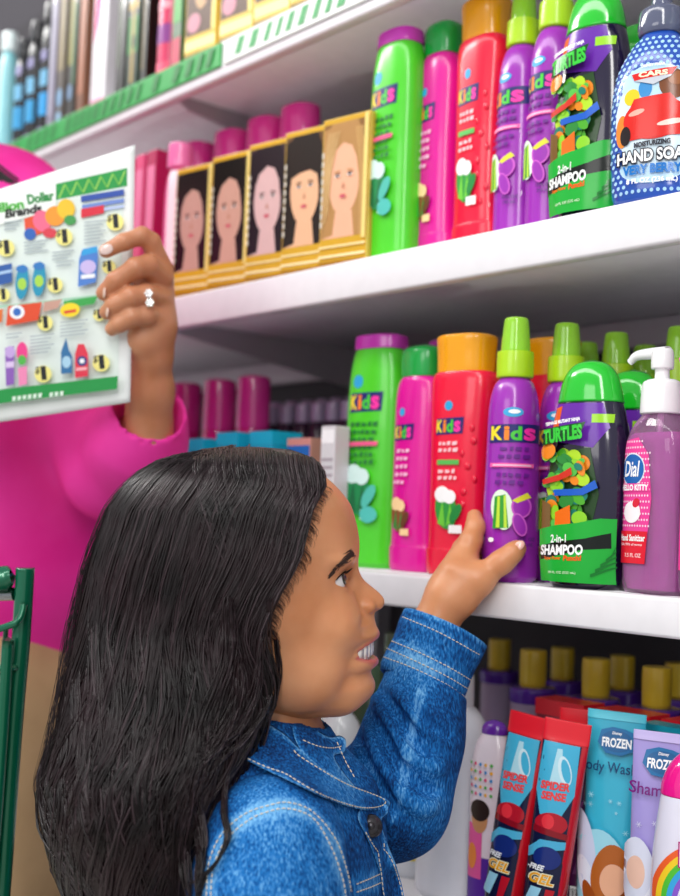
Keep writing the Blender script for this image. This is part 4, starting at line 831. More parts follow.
    Fd.capsule((252, 4, 650), (244, 8, 800), 50, 54, 12)               # neck
    Fd.ell((300, 0, 700), (42, 34, 12), 14)
    V, Q = Fd.nets(); V = smooth_pts(V, Q, 2)
    lip = np.zeros(len(V))
    for mid, cor, r in (((376.4, 0, 634.2), (357, 35, 645), 4.8), ((374.8, 0, 661.5), (357, 35, 652), 6.6)):
        for t in np.linspace(0, 1, 24):
            p = np.array((mid[0]+(cor[0]-mid[0])*t**1.9, mid[1]+(cor[1]-mid[1])*t, mid[2]+(cor[2]-mid[2])*t**1.5)); rr = r*(1-.72*t)
            for sg in (-1, 1):
                dd = np.linalg.norm(V-p*np.array([1, sg, 1]), axis=1); lip = np.maximum(lip, np.clip(1.6-dd/rr, 0, 1))
    inner = (np.abs(V[:, 1]) < 33) & (np.abs(V[:, 2]-648) < 10) & (V[:, 0]+.015*V[:, 1]**2 < 371) & (V[:, 0] > 335) & (V[:, 0]+.015*V[:, 1]**2 > 357)
    lip[inner] = 1
    W = head_pt(V[:, 0], V[:, 1], V[:, 2]); return (W, Q[:, ::-1]), lip
(HV, HQ), lipa = child_head()
skin = skin_mat('child_skin', 'd08859', 'e4a276', 'd06a66')
GROOT = P(250, 900, .92); GROOT[2] = 0
def local(o): o.location = Vector((0, 0, 0)); return o
girl = thing('person', tuple(GROOT), 'smiling child with long dark wavy hair and denim jacket reaching to the shelf', 'person')

# left hand and forearm of the child, in metres
def child_hand():
    pts = [P(400, 800, .95), P(436, 655, 1.0), P(437, 618, 1.004), P(457, 580, 1.008), P(480, 545, 1.01), P(524, 545, 1.01)]
    lo = np.min(pts, 0)-.09; hi = np.max(pts, 0)+.09; Fd = Field(lo, hi, .0011)
    Fd.chain([P(398, 800, .95), P(425, 700, .985), P(435, 625, 1.0)], [.022, .0200, .0178], .01)
    Fd.chain([P(435, 625, 1.0), P(447, 598, 1.003), P(458, 578, 1.006)], [.0172, .0172, .0185], .01)
    Fd.chain([P(452, 588, 1.012), P(462, 566, 1.020)], [.0165, .0135], .01)            # heel and back of the palm
    Fd.chain([P(462, 567, 1.016), P(463, 549, 1.026)], [.0130, .0095], .008)
    # index: up along the side of the bottle
    Fd.chain([P(463, 560, 1.014), P(471, 541, 1.020), P(475.5, 527, 1.027), P(474.5, 517, 1.035)], [.0108, .0086, .0076, .0066], .006)
    # middle, ring, little finger: behind, closing round the far side of the bottle
    Fd.chain([P(459, 570, 1.024), (-.720, .766, 1.058), (-.720, .785, 1.062), (-.717, .805, 1.063)], [.0098, .0078, .0070, .0060], .005)
    Fd.chain([P(458, 583, 1.026), (-.722, .768, 1.044), (-.721, .786, 1.048), (-.718, .805, 1.049)], [.0095, .0072, .0064, .0056], .004)
    Fd.chain([P(458, 592, 1.020), (-.722, .755, 1.042), (-.724, .768, 1.042), (-.720, .781, 1.041)], [.0088, .0062, .0056, .0050], .004)
    # thumb across the front
    Fd.chain([P(462, 600, 1.000), P(479, 580, .999)], [.0120, .0125], .012)
    Fd.chain([P(479, 580, .999), P(499, 563.5, .998), P(513, 552.5, .998), P(518.5, 548, .999)], [.0125, .0087, .0076, .0064], .006)
    Fd.ell(P(504, 561, .998), (.0085, .0085, .0085), .006)
    V, Q = Fd.nets(); return smooth_pts(V, Q, 2), Q
hand = child_hand()
bl = Field(P(200, 900, .9)-.32, P(200, 900, .9)+.42, .008)     # trunk under the jacket, coarse
bl.chain([P(262, 700, .905), P(262, 850, .91), P(262, 1080, .92)], [.040, .075, .085], .04)
bl.chain([P(250, 862, .82), P(295, 850, 1.0)], [.030, .030], .03)
bl.chain([P(300, 850, 1.0), P(398, 800, .95), P(425, 700, .985)], [.030, .022, .018], .02)
tv = bl.nets()
V, Q = merge((HV, HQ), hand, tv); lipa = np.concatenate([lipa, np.zeros(len(V)-len(lipa))])
body_obj('body', (V, Q), skin, girl, {'lip': lipa}, GROOT)

def gpart(name, me, mt, label=None, off=GROOT, parent=None):
    me.transform(Matrix.Translation(-Vector(off))); o = link(name, me, mt, parent or girl)
    if label: o['label'] = label
    return o
htree = bvh(HV, HQ)
# eyes
def eye_parts(s):
    c = head_pt(330., s*31., 577.5); bm = bmesh.new(); bmesh.ops.create_uvsphere(bm, u_segments=32, v_segments=20, radius=15.9*SH, matrix=Matrix.Translation(c))
    e = gpart('eye', from_bm('eye', bm), mat('f6f3f2', .12, coat=1), 'white of the eye')
    look = (head_pt(330+40., s*31.-9, 577.5-9)-c); look /= np.linalg.norm(look)
    M = Vector(look).to_track_quat('Z', 'Y').to_matrix().to_4x4()
    for nm, r, hx, dz in (('iris', 7.2, '2a1710', 16.0), ('pupil', 3.4, '060404', 16.7)):
        bm = bmesh.new(); bmesh.ops.create_uvsphere(bm, u_segments=24, v_segments=12, radius=1, matrix=Matrix.Translation(c+look*(dz-1.2)*SH) @ M @ Matrix.Diagonal((r*SH, r*SH, 1.9*SH, 1)))
        gpart(nm, from_bm(nm, bm), mat(hx, .08, coat=1), parent=girl)
eye_parts(-1); eye_parts(1)
def lid_curve(s, upper, n=26):
    out = []
    for a in np.linspace(-38, 70, n):
        q = max(0, 1-((a-14)/60)**2); e = math.radians(31*q**.6 if upper else -19*q**.8); A = math.radians(a); r = 17.8
        out.append((330+r*math.cos(e)*math.cos(A), s*31+s*r*math.cos(e)*math.sin(A), 577.5-r*math.sin(e)))
    return np.array(out)
lash = []
for s in (-1, 1):
    u = lid_curve(s, True); lash.append((head_pt(*u.T), .0008))
    for k in range(2, len(u)-1):
        p = u[k]; o = np.array([p[0]-330, p[1]-s*31, 0]); o /= np.linalg.norm(o)+1e-6; t = np.linspace(0, 1, 5)
        q = p+o[None]*(7*t[:, None])+np.array([0, 0, -1])*(3.6*t[:, None]**2.2); lash.append((head_pt(*q.T), np.linspace(.00032, .00008, 5)))
gpart('eyelashes', tubes(lash, 4), mat('120c0c', .5))
brow = []
def brow_hit(x, y, s):
    o = head_pt(float(x), s*140., float(y)); tgt = head_pt(float(x)-0, 0., float(y)); d = Vector(tgt-o).normalized(); h = htree.ray_cast(Vector(o), d)
    return None if h[0] is None else np.array(h[0])-np.array(d)*.0004
for s in (-1, 1):
    for k in range(230):
        t = rng.random()**1.5; c = cr([(353, 549), (347, 553.5), (340, 559.5), (331, 570)], 60)[int(t*59)]; o = rng.normal(0, 1.7*(1-.6*t))
        a = c+np.array([o*.6, o]); L_ = 6*(1-.3*t); dv = np.array([-.62, .42+.4*(t-.5)])+rng.normal(0, .12, 2); pts = [brow_hit(*(a+dv*L_*q), s) for q in (0, .33, .66, 1)]
        if all(p is not None for p in pts) and np.linalg.norm(pts[0]-pts[-1]) < .012: brow.append((np.array(pts), np.array([.00022, .00022, .00016, .00006])))
gpart('eyebrows', tubes(brow, 4), mat('3a241c', .6))
# teeth: one rounded block each along the arch
bm = bmesh.new()
for row, yy_, hh_, n_, x0_ in ((0, 645.5, 7.2, 10, 371.8), (1, 658, 3.0, 8, 367.5)):
    for k in range(n_):
        d = (k-(n_-1)/2)*6.6; x = x0_-.0138*d*d; yv = yy_+3.2*(d/26)**2; sl = math.atan(2*.0138*abs(d))
        b2 = bmesh.new(); bmesh.ops.create_cube(b2, size=1); bmesh.ops.bevel(b2, geom=b2.edges[:], offset=.14, segments=3, affect='EDGES'); ca, sa = math.cos(sl), math.sin(sl)*(-1 if d > 0 else 1)
        wd = (6.9 if abs(k-(n_-1)/2) < 1.1 else 6.6)/max(.55, math.cos(sl)); mp_ = {}
        for v in b2.verts:
            lx, ld, ly = v.co.x*4, v.co.y*wd, v.co.z*hh_*2; xx, dd_ = x+lx*ca-ld*(-sa) if False else x+lx*ca+ld*sa*1.0, d-lx*sa*0+ld*ca; mp_[v] = bm.verts.new(head_pt(float(xx), float(dd_), float(yv+ly)))
        for f in b2.faces: bm.faces.new([mp_[v] for v in f.verts])
        b2.free()
bmesh.ops.recalc_face_normals(bm, faces=bm.faces); gpart('teeth', from_bm('teeth', bm), mat('f3efe9', .2, coat=.6), 'white teeth')
# thumbnail
def nail(p, nrm, along, w_, l_, parent, off, mt):
    n = Vector(nrm).normalized(); a = (Vector(along)-n*Vector(along).dot(n)).normalized(); b = n.cross(a)
    M = Matrix(((b.x, a.x, n.x, p[0]), (b.y, a.y, n.y, p[1]), (b.z, a.z, n.z, p[2]), (0, 0, 0, 1)))
    bm = bmesh.new(); bmesh.ops.create_uvsphere(bm, u_segments=20, v_segments=12, radius=1, matrix=M @ Matrix.Diagonal((w_, l_, .0011, 1))); me = from_bm('nail', bm); me.transform(Matrix.Translation(-Vector(off))); return link('fingernail', me, mt, parent)
ntree = bvh(*hand)
pn = on_surface(ntree, 519.5, 545.5, 0)
if pn is not None: nail(pn, (P(519, 530, .96)-P(519, 545, 1.01)), P(525, 541, 1.01)-P(513, 552, 1.01), .0036, .0050, girl, GROOT, mat('f0b8a8', .2, coat=.6))

# ---------------- denim jacket
def add_folds(Fd, pts_list, r, k):
    for pts in pts_list: Fd.chain(pts, [r*.5]+[r]*(len(pts)-2)+[r*.5], k)
def jacket_body():
    Fd = Field((P(250, 900, .9)-np.array([.26, .26, .30])), (P(250, 900, .9)+np.array([.24, .24, .25])), .0026)
    Fd.chain([P(262, 850, .905), P(262, 950, .91), P(264, 1120, .915)], [.083, .086, .092], .03)
    Fd.chain([P(262, 860, .875), P(268, 1000, .87), P(268, 1120, .87)], [.080, .082, .086], .03)
    Fd.chain([P(262, 860, .955), P(270, 1000, .96), P(270, 1120, .96)], [.078, .082, .086], .03)
    Fd.chain([P(262, 800, .86), P(285, 790, .985)], [.045, .042], .04)
    Fd.chain([P(255, 748, .905), P(258, 800, .905)], [.052, .062], .035)
    Fd.capsule(P(345, 800, .90), P(362, 960, .90), .020, .02, .03)
    # opening round the neck
    Fd.chain([P(268, 690, .905), P(262, 760, .905)], [.047, .043], .006, 's')
    V, Q = Fd.nets(); return smooth_pts(V, Q, 2), Q
def jacket_sleeve_near():
    a = P(272, 853, .80); Fd = Field(a-np.array([.13, .13, .30]), a+np.array([.13, .13, .10]), .0026)
    Fd.chain([P(273, 846, .812), P(268, 900, .800), P(262, 1060, .79), P(266, 1150, .80)], [.0485, .050, .043, .041], .02)
    V, Q = Fd.nets(); return smooth_pts(V, Q, 2), Q
def jacket_sleeve_far():
    lo = np.minimum(P(290, 900, .9), P(500, 600, 1.06))-.03; hi = np.maximum(P(290, 900, .9), P(500, 600, 1.06))+.03
    Fd = Field(np.minimum(lo, hi)-.075, np.maximum(lo, hi)+.04, .0019)
    Fd.chain([P(312, 828, .995), P(350, 812, .975), P(396, 796, .955)], [.048, .045, .0405], .02)
    Fd.chain([P(396, 796, .955), P(412, 740, .968), P(430, 668, .990)], [.0400, .0378, .0345], .02)
    Fd.capsule(P(405, 822, .962), P(400, 800, .962), .0235, .026, .02)
    bt = bvh(*Fd.nets())
    def fold(px, r, dep, k, op):      # a ridge or a groove following the cloth
        pts = [on_surface(bt, x, y, -dep) for x, y in cr(np.array(px, float), 9)]; pts = [p for p in pts if p is not None]
        if len(pts) > 3: Fd.chain(pts, list(r*(.35+.65*np.sin(np.linspace(.15, PI-.15, len(pts))))), k, op)
    for px, r in (([(368, 690), (392, 722), (408, 768)], .0065), ([(366, 722), (384, 762), (404, 800)], .0065), ([(356, 748), (366, 790), (388, 822)], .006), ([(392, 690), (416, 716), (440, 738)], .0055), ([(404, 742), (428, 764), (444, 768)], .005), ([(402, 790), (420, 806), (436, 806)], .0055)):
        fold(px, r, .0015, .007, 'u')
    for px, r in (([(362, 706), (386, 740), (402, 784)], .0052), ([(380, 690), (402, 722), (426, 758)], .0050), ([(358, 738), (372, 776), (396, 812)], .0055), ([(410, 700), (430, 724), (450, 736)], .0042), ([(398, 762), (420, 786), (438, 792)], .0042), ([(350, 772), (360, 804), (380, 832)], .005)):
        fold(px, r, -.0005, .005, 's')
    ax_ = P(445, 629, 1.003)-P(419, 688, .988); ax_ = ax_/np.linalg.norm(ax_); c_ = P(424, 680, .989)
    Fd.func(Fd.lo, Fd.lo+(Fd.n-1)*Fd.h, lambda X, Y, Z: -((X-c_[0])*ax_[0]+(Y-c_[1])*ax_[1]+(Z-c_[2])*ax_[2]), .003, 's')
    V, Q = Fd.nets(); return smooth_pts(V, Q, 2), Q
denim = denim_mat()
def fade_attr(V, curves, wdt, amt):
    f = np.zeros(len(V))
    for c in curves:
        for p in c: f = np.maximum(f, amt*np.exp(-np.sum((V-p)**2, 1)/(2*wdt**2)))
    return f
jb = jacket_body(); jn = jacket_sleeve_near(); jf = jacket_sleeve_far()
jbT, jnT, jfT = bvh(*jb), bvh(*jn), bvh(*jf)
def proj_line(tree, pxs, step=1.6, off=.0007):
    p = np.array(pxs, float); L_ = np.sum(np.linalg.norm(np.diff(p, axis=0), axis=1)); c = cr(p, max(4, int(L_/step))); out = []
    for x, y in c:
        h = on_surface(tree, x, y, off); out.append(h)
    runs, cur = [], []
    for h in out:
        if h is None or (cur and np.linalg.norm(h-cur[-1]) > .012):
            if len(cur) > 2: runs.append(np.array(cur))
            cur = [] if h is None else [h]
        else: cur.append(h)
    if len(cur) > 2: runs.append(np.array(cur))
    return runs
def stitches(runs, dash=.0026, gap=.0011, r=.00042):
    out = []
    for c in runs:
        s = np.r_[0, np.cumsum(np.linalg.norm(np.diff(c, axis=0), axis=1))]; a = 0
        while a+dash < s[-1]:
            t = np.linspace(a, a+dash, 4); out.append((np.stack([np.interp(t, s, c[:, i]) for i in range(3)], 1), np.array([r*.6, r, r, r*.6]))); a += dash+gap
    return out
thread = mat('f2e2c2', .7)
# seams (photo-traced lines laid on the garment)
S_near = [[(207, 896), (210, 862), (222, 835), (244, 815), (268, 806), (288, 803), (312, 812), (334, 838), (346, 870), (351, 896)]]
S_near2 = [[(a+ (4 if i < 4 else 0)+(-5 if i > 6 else 0), b+6) for i, (a, b) in enumerate(S_near[0])]]
def seam_ridge(runs, r=.0016): return [(c, r) for c in runs if len(c) > 3]
seams = {'near': [], 'body': [], 'far': []}
for l in S_near+S_near2: seams['near'] += proj_line(jnT, l)
body_lines = [[(268, 762), (274, 778), (278, 800)], [(276, 760), (283, 777), (287, 800)], [(356, 884), (375, 876), (390, 868)], [(356, 892), (375, 885), (392, 876)], [(372, 846), (383, 870), (390, 900)]]
for l in body_lines: seams['body'] += proj_line(jbT, l)
far_lines = [[(424, 690), (414, 730), (404, 790), (392, 822)]]
fadeN = fade_attr(jn[0], seams['near'], .0035, .16); fadeB = fade_attr(jb[0], seams['body'], .004, .14); ff = []
for l in far_lines+[[(419, 690), (409, 735), (398, 795)]]: ff += proj_line(jfT, l)
fadeF = fade_attr(jf[0], ff, .0015, .16)
jn_f = .10*np.exp(-np.sum((jn[0]-P(275, 855, .75))**2, 1)/(2*.045**2))+fadeN
J = body_obj('denim_jacket', merge(jb, jn, jf), denim, girl, {'fade': np.concatenate([fadeB, jn_f, fadeF])}, GROOT)
def sheet(name, mid_pts, half, thick, n=24, mt=denim, parent=J):
    pass
# cuff: a short folded band with an open end
def ring_band(name, pts, rads, mt, parent, squash=None, thick=.0016, seg=56, fade=None):
    "open tube wall of some thickness following pts, outer radii rads"
    pts = [np.array(p) for p in pts]; t = pts[-1]-pts[0]; t /= np.linalg.norm(t); side = np.cross(t, fw); side /= np.linalg.norm(side); b = np.cross(t, side)
    prof = [(p, r) for p, r in zip(pts, rads)]+[(p, r-thick) for p, r in zip(pts[::-1], rads[::-1])]; ang = np.arange(seg)*2*PI/seg; V = []
    for p, r in prof:
        wob = 1+.018*np.sin(3*ang+1)+.012*np.sin(5*ang)
        V.append(p+(r*wob)[:, None]*(np.cos(ang)[:, None]*side+np.sin(ang)[:, None]*b*(squash or 1)))
    n = len(prof); V = np.concatenate(V); Fq = [(i*seg+j, i*seg+(j+1) % seg, ((i+1) % n)*seg+(j+1) % seg, ((i+1) % n)*seg+j) for i in range(n) for j in range(seg)]
    return V, np.array(Fq)
CA, CB = P(419, 688, .988), P(445, 629, 1.003)
ts = np.linspace(0, 1, 12)
cuff = ring_band('cuff', [CA+(CB-CA)*t for t in ts], [.0362+.0006*math.sin(t*9)+(.0010*t)-.0012*(t < .05) for t in ts], denim, J, squash=.95, thick=.003)
cT = bvh(*cuff); cl = []
cuff_lines = [[(389, 640), (420, 653), (450, 668), (472, 681)], [(386, 648), (415, 661), (446, 676), (468, 689)], [(403, 617), (440, 633), (480, 655)], [(381, 656), (413, 668), (444, 683), (464, 696)]]
for l in cuff_lines: cl += proj_line(cT, l)
me = np_mesh('cuff', cuff[0], cuff[1]); a = me.attributes.new('fade', 'FLOAT', 'POINT')
end = np.exp(-((cuff[0]-CB) @ ((CB-CA)/np.linalg.norm(CB-CA)))**2/(2*.002**2)); a.data.foreach_set('value', (np.maximum(fade_attr(cuff[0], cl, .002, .12), .16*end)).astype(np.float32))
gpart('cuff', me, denim, None, GROOT, J)
st = []
for v in seams.values(): st += stitches(v)
st += stitches(cl)
# collar: two folded flaps and the placket, each a thick curved sheet
def flap(name, outline, z_of, thick=.0045, parent=J, fade=True, tree=None):
    "curved piece of cloth cut to an outline; z_of gives its distance at a point"
    bm = bmesh.new(); o = cr(np.array(outline+[outline[0]], float), 90)[:-1]; f = bm.faces.new([bm.verts.new((x, y, 0)) for x, y in o]); bm.normal_update(); bmesh.ops.triangulate(bm, faces=[f])
    xs = [v.co.x for v in bm.verts]; ys = [v.co.y for v in bm.verts]
    for ax, lo, hi in ((0, min(xs), max(xs)), (1, min(ys), max(ys))):
        c = lo+4
        while c < hi:
            bmesh.ops.bisect_plane(bm, geom=bm.verts[:]+bm.edges[:]+bm.faces[:], plane_co=(c, 0, 0) if ax == 0 else (0, c, 0), plane_no=(1, 0, 0) if ax == 0 else (0, 1, 0), dist=1e-5); c += 4
    pts2 = np.array([(v.co.x, v.co.y) for v in bm.verts]); od = np.array([np.min(np.hypot(o[:, 0]-x, o[:, 1]-y)) for x, y in pts2])
    for v, (x, y), d in zip(bm.verts, pts2, od): v.co = P(x, y, z_of(x, y)-.0010*min(1, d/4))
    ext = bmesh.ops.extrude_face_region(bm, geom=bm.faces[:]); vs = [g for g in ext['geom'] if isinstance(g, bmesh.types.BMVert)]
    for v in vs: v.co += Vector(fw)*thick
    bmesh.ops.recalc_face_normals(bm, faces=bm.faces); me = from_bm(name, bm)
    Vn = np.array([v.co[:] for v in me.vertices]); a = me.attributes.new('fade', 'FLOAT', 'POINT'); oo = [P(x, y, z_of(x, y)) for x, y in o]
    a.data.foreach_set('value', fade_attr(Vn, [oo], .0013, .20).astype(np.float32)); obj = gpart(name, me, denim, None, GROOT, parent)
    ins = o+(pts2.mean(0)-o)/np.linalg.norm(pts2.mean(0)-o, axis=1)[:, None]*5.0
    return obj, [P(x, y, z_of(x, y)-.0014) for x, y in ins]
def zc(x0, z0, x1, z1, sag=0): return lambda x, y: z0+(z1-z0)*np.clip((x-x0)/(x1-x0), 0, 1)-sag*math.sin(PI*np.clip((x-x0)/(x1-x0), 0, 1))
def surf_z(trees, x, y):
    best = None; d = Vector(P(x, y, 1)-EYE)
    for t in trees:
        h = t.ray_cast(Vector(EYE)+d*.3, d.normalized())
        if h[0] is not None:
            z = float((np.array(h[0])-EYE)@fw); best = z if best is None else min(best, z)
    return best
def smooth_z(trees, x0, x1, y0, y1, off, st=6, blur=3):
    gx = np.arange(x0-12, x1+13, st); gy = np.arange(y0-12, y1+13, st); G = np.full((len(gx), len(gy)), np.nan)
    for i, x in enumerate(gx):
        for j, y in enumerate(gy):
            z = surf_z(trees, x, y); G[i, j] = np.nan if z is None else z
    for _ in range(60):
        if not np.isnan(G).any(): break
        Pd = np.pad(G, 1, constant_values=np.nan); N_ = np.stack([Pd[:-2, 1:-1], Pd[2:, 1:-1], Pd[1:-1, :-2], Pd[1:-1, 2:]]); c_ = (~np.isnan(N_)).sum(0); m_ = np.nansum(N_, 0)/np.maximum(c_, 1); G = np.where(np.isnan(G) & (c_ > 0), m_, G)
    G0 = G.copy()
    for _ in range(blur):
        Pd = np.pad(G, 1, mode='edge'); G = (Pd[:-2, 1:-1]+Pd[2:, 1:-1]+Pd[1:-1, :-2]+Pd[1:-1, 2:]+2*G)/6; G = np.minimum(G, G0)
    def f(x, y):
        i = np.clip((x-gx[0])/st, 0, len(gx)-1.001); j = np.clip((y-gy[0])/st, 0, len(gy)-1.001); a, b = int(i), int(j); u, v = i-a, j-b
        return float(G[a, b]*(1-u)*(1-v)+G[a+1, b]*u*(1-v)+G[a, b+1]*(1-u)*v+G[a+1, b+1]*u*v)-off
    return f
JT = [jbT, jnT]
z1_ = smooth_z(JT, 215, 392, 712, 812, .0045); z2_ = smooth_z([jbT], 290, 372, 714, 800, .0035); z3_ = smooth_z([jbT], 355, 406, 800, 906, .0035)
_, e1 = flap('collar', [(222, 726), (240, 716), (262, 722), (284, 735), (300, 750), (322, 768), (352, 786), (387, 800), (386, 808), (364, 810), (330, 800), (296, 784), (262, 768), (232, 752), (218, 742)], lambda x, y: z1_(x, y)-.004*np.clip((y-730-.42*(x-230))/20, 0, 1))
_, e2 = flap('collar', [(296, 716), (306, 722), (318, 732), (330, 738), (340, 737), (346, 742), (344, 752), (334, 758), (352, 784), (370, 798), (350, 792), (322, 772), (302, 752), (293, 732)], z2_)
_, e3 = flap('placket', [(362, 806), (384, 804), (388, 812), (381, 822), (388, 846), (398, 872), (404, 904), (386, 904), (380, 872), (368, 840), (358, 818)], z3_)
for e, a, b in ((e1, 22, 80), (e3, 30, 78)): st += stitches([np.array(e[a:b])])
st += stitches([np.array([P(x, y, z2_(x, y)-.0014) for x, y in cr([(303, 740), (318, 746), (332, 748), (342, 746)], 14)]), np.array([P(x, y, z2_(x, y)-.0014) for x, y in cr([(337, 742), (345, 760), (356, 780)], 14)])])
gpart('stitching', tubes(st, 5), thread, 'pale tan stitching', GROOT, J)
bm = bmesh.new(); p = P(371, 826, z3_(371, 826)-.003); Mq = Vector(P(385, 800, .7)-p).to_track_quat('Z', 'Y').to_matrix().to_4x4()
for r_, h_, o_ in ((.0085, .003, 0), (.0066, .0018, .0016), (.003, .0016, .0026)): bmesh.ops.create_cone(bm, cap_ends=True, segments=36, radius1=r_, radius2=r_*.86, depth=h_, matrix=Matrix.Translation(p) @ Mq @ Matrix.Translation((0, 0, o_)))
gpart('button', from_bm('button', bm), mat('4c4a4e', .3, metal=.9), 'dark metal button', GROOT, J)

# jeans and shoes of the child (below the picture)
Fd = Field((GROOT+np.array([-.22, -.22, -.01])), (GROOT+np.array([.22, .22, .66])), .006)
for s in (-1, 1):
    a = GROOT+fw*np.array([1, 1, 0])*s*.065; Fd.chain([a+np.array([0, 0, .60]), a+np.array([0, 0, .33]), a+np.array([0, 0, .085])], [.078, .055, .045], .02)
Fd.ell(GROOT+np.array([0, 0, .60]), (.10, .12, .09), .03); V, Q = Fd.nets(); body_obj('jeans', (V, Q), mat('25406b', .8), girl, None, GROOT)
for s in (-1, 1):
    a = GROOT+fw*np.array([1, 1, 0])*s*.065; f2 = RT*np.array([1, 1, 0]); Fd = Field(a+np.array([-.16, -.16, -.002]), a+np.array([.16, .16, .13]), .005)
    Fd.chain([a+np.array([0, 0, .038]), a+f2*.11+np.array([0, 0, .030])], [.033, .027], .01); Fd.capsule(a+np.array([0, 0, .046]), a+np.array([0, 0, .09]), .04, .042, .01)
    body_obj('shoe', Fd.nets(), mat('e6e4e8', .5), girl, None, GROOT)

# ---------------- hair of the child
yk = np.array([446, 449, 454, 461, 470, 482, 505, 547, 563, 582, 602, 621, 641, 666, 692, 718, 750, 780, 830, 870, 900, 960, 1010.])
xl = np.array([232, 205, 176, 156, 142, 129, 112, 98, 94, 90, 86, 82, 79, 74, 69, 62, 54, 45, 47, 58, 72, 80, 90.])
xr = np.array([250, 292, 306, 316, 322, 325, 312, 302, 295, 283, 274, 269, 271, 275, 272, 262, 250, 238, 216, 204, 196, 190, 180.])
xf = np.array([252, 296, 318, 334, 345, 351, 362, 366, 366, 364, 360, 352, 342, 330, 312, 292, 272, 256, 238, 226, 216, 206, 200.])
Dn = np.array([8, 34, 56, 70, 80, 88, 98, 103, 104, 105, 106, 108, 112, 118, 124, 132, 144, 152, 156, 150, 145, 140, 135.])
Df = np.array([8, 34, 56, 70, 80, 88, 98, 103, 104, 105, 104, 103, 102, 100, 98, 96, 94, 92, 90, 90, 90, 88, 85.])
def hair_pt(s, y, side, lift=0.):
    "s 0 (back) .. 1 (hairline), y height, side -1 near / +1 far, lift in units outward"
    a, b, f_ = np.interp(y, yk, xl), np.interp(y, yk, xr), np.interp(y, yk, xf); D = np.interp(y, yk, Dn if side < 0 else Df)
    x = a+(b-a)*s; c = (a+f_)/2; h = (f_-a)/2; u = np.clip((x-c)/h, -1, 1); d = D*(1-np.abs(u)**2.3)**(1/2.3)
    x2 = x+lift*u*.8; d2 = d+lift*(1-np.abs(u)); z = ZH+side*d2*SH; k_ = 1.0
    return EYE+z[..., None]*fw+((x2-CX)*SH*(1+(side*d2*SH/ZH)*np.clip((y-560)/200, 0, .9)))[..., None]*RT-((y-CY)*SH*(1+(side*d2*SH/ZH)*np.clip((y-600)/240, 0, .9)))[..., None]*UP
hs_ = hair_mat()
# dense inner volume
ys_ = np.concatenate([np.linspace(447, 470, 10), np.linspace(476, 1000, 60)]); ss = np.sin(np.linspace(0, PI/2, 26))**1.0; ss = (1-np.cos(np.linspace(0, PI, 26)))/2
ring = []
for y in ys_:
    yv = np.full(26, y); nr = hair_pt(ss, yv, -1, -5.); fr = hair_pt(ss[::-1], yv, 1, -5.); ring.append(np.concatenate([nr, fr]))
V = np.concatenate(ring); n = len(ys_); K = 52
Fq = [(i*K+j, i*K+(j+1) % K, (i+1)*K+(j+1) % K, (i+1)*K+j) for i in range(n-1) for j in range(K)]
me = bpy.data.meshes.new('hair'); me.from_pydata((V-GROOT).tolist(), [], Fq+[tuple(range(K))[::-1], tuple((n-1)*K+j for j in range(K))]); me.update()
hair_o = link('hair', me, hs_, girl); hair_o['label'] = 'long dark wavy hair'
strands = []
NS = 3000
clump = rng.random(140); cph = rng.random(140)*6.28; clen = rng.uniform(920, 1005, 140); cw = rng.uniform(.5, 1.4, 140)
for i in range(NS):
    side = -1 if i % 4 else 1; ci = rng.integers(140); s = clump[ci]+rng.normal(0, .013+.02*(clump[ci] > .8)); s = abs(s); s = 2-s if s > 1 else s
    n = 46; y0 = 447+rng.random()**2*10+max(0, (s-.75))*60; y1 = clen[ci]+rng.normal(0, 10); t = np.linspace(0, 1, n); y = y0+(y1-y0)*t
    amp = .006+.085*np.clip((y-560)/300, 0, 1)*cw[ci]; sv = s+amp*np.sin(y/ (34+8*cw[ci])+cph[ci]+rng.normal(0, .22))+.006*np.sin(y/17+i)
    sv = sv*(1-.0*t); lift = rng.uniform(-5, 1.5)+(cw[ci]-.95)*5+(4.5*np.sin(y/(30+6*cw[ci])+cph[ci]*2)+5*np.cos((s-clump[ci])*40))*np.clip((y-520)/200, 0, 1)
    q = hair_pt(np.clip(sv, 0, 1.02), y, side, lift); r = rng.uniform(.00042, .00085)*np.clip(np.minimum(t*14, (1-t)*6+.15), .3, 1); strands.append((q, r))
# strands across the top from the parting to the temple, meeting the hairline
for i in range(420):
    t = np.linspace(0, 1, 18); a = rng.random(); x0_ = 200+a*122; y0_ = 449+max(0, (x0_-250))*.14+rng.normal(0, 1.5)
    xe = np.interp(a, [0, .5, 1], [250, 296, 306])+rng.normal(0, 6); ye = np.interp(a, [0, .5, 1], [600, 575, 540])+rng.normal(0, 18)
    x = x0_+(xe-x0_)*(t**1.4)+(24*(a-.2))*np.sin(t*PI)*.5; y = y0_+(ye-y0_)*t; bb = np.interp(y, yk, xr); aa = np.interp(y, yk, xl); s = np.clip((x-aa)/(bb-aa), 0, 1.01)
    strands.append((hair_pt(s, y, -1, rng.uniform(-3, 2.0)+0*y), rng.uniform(.0004, .0007)*np.clip((1-t)*8+.2, .3, 1)))
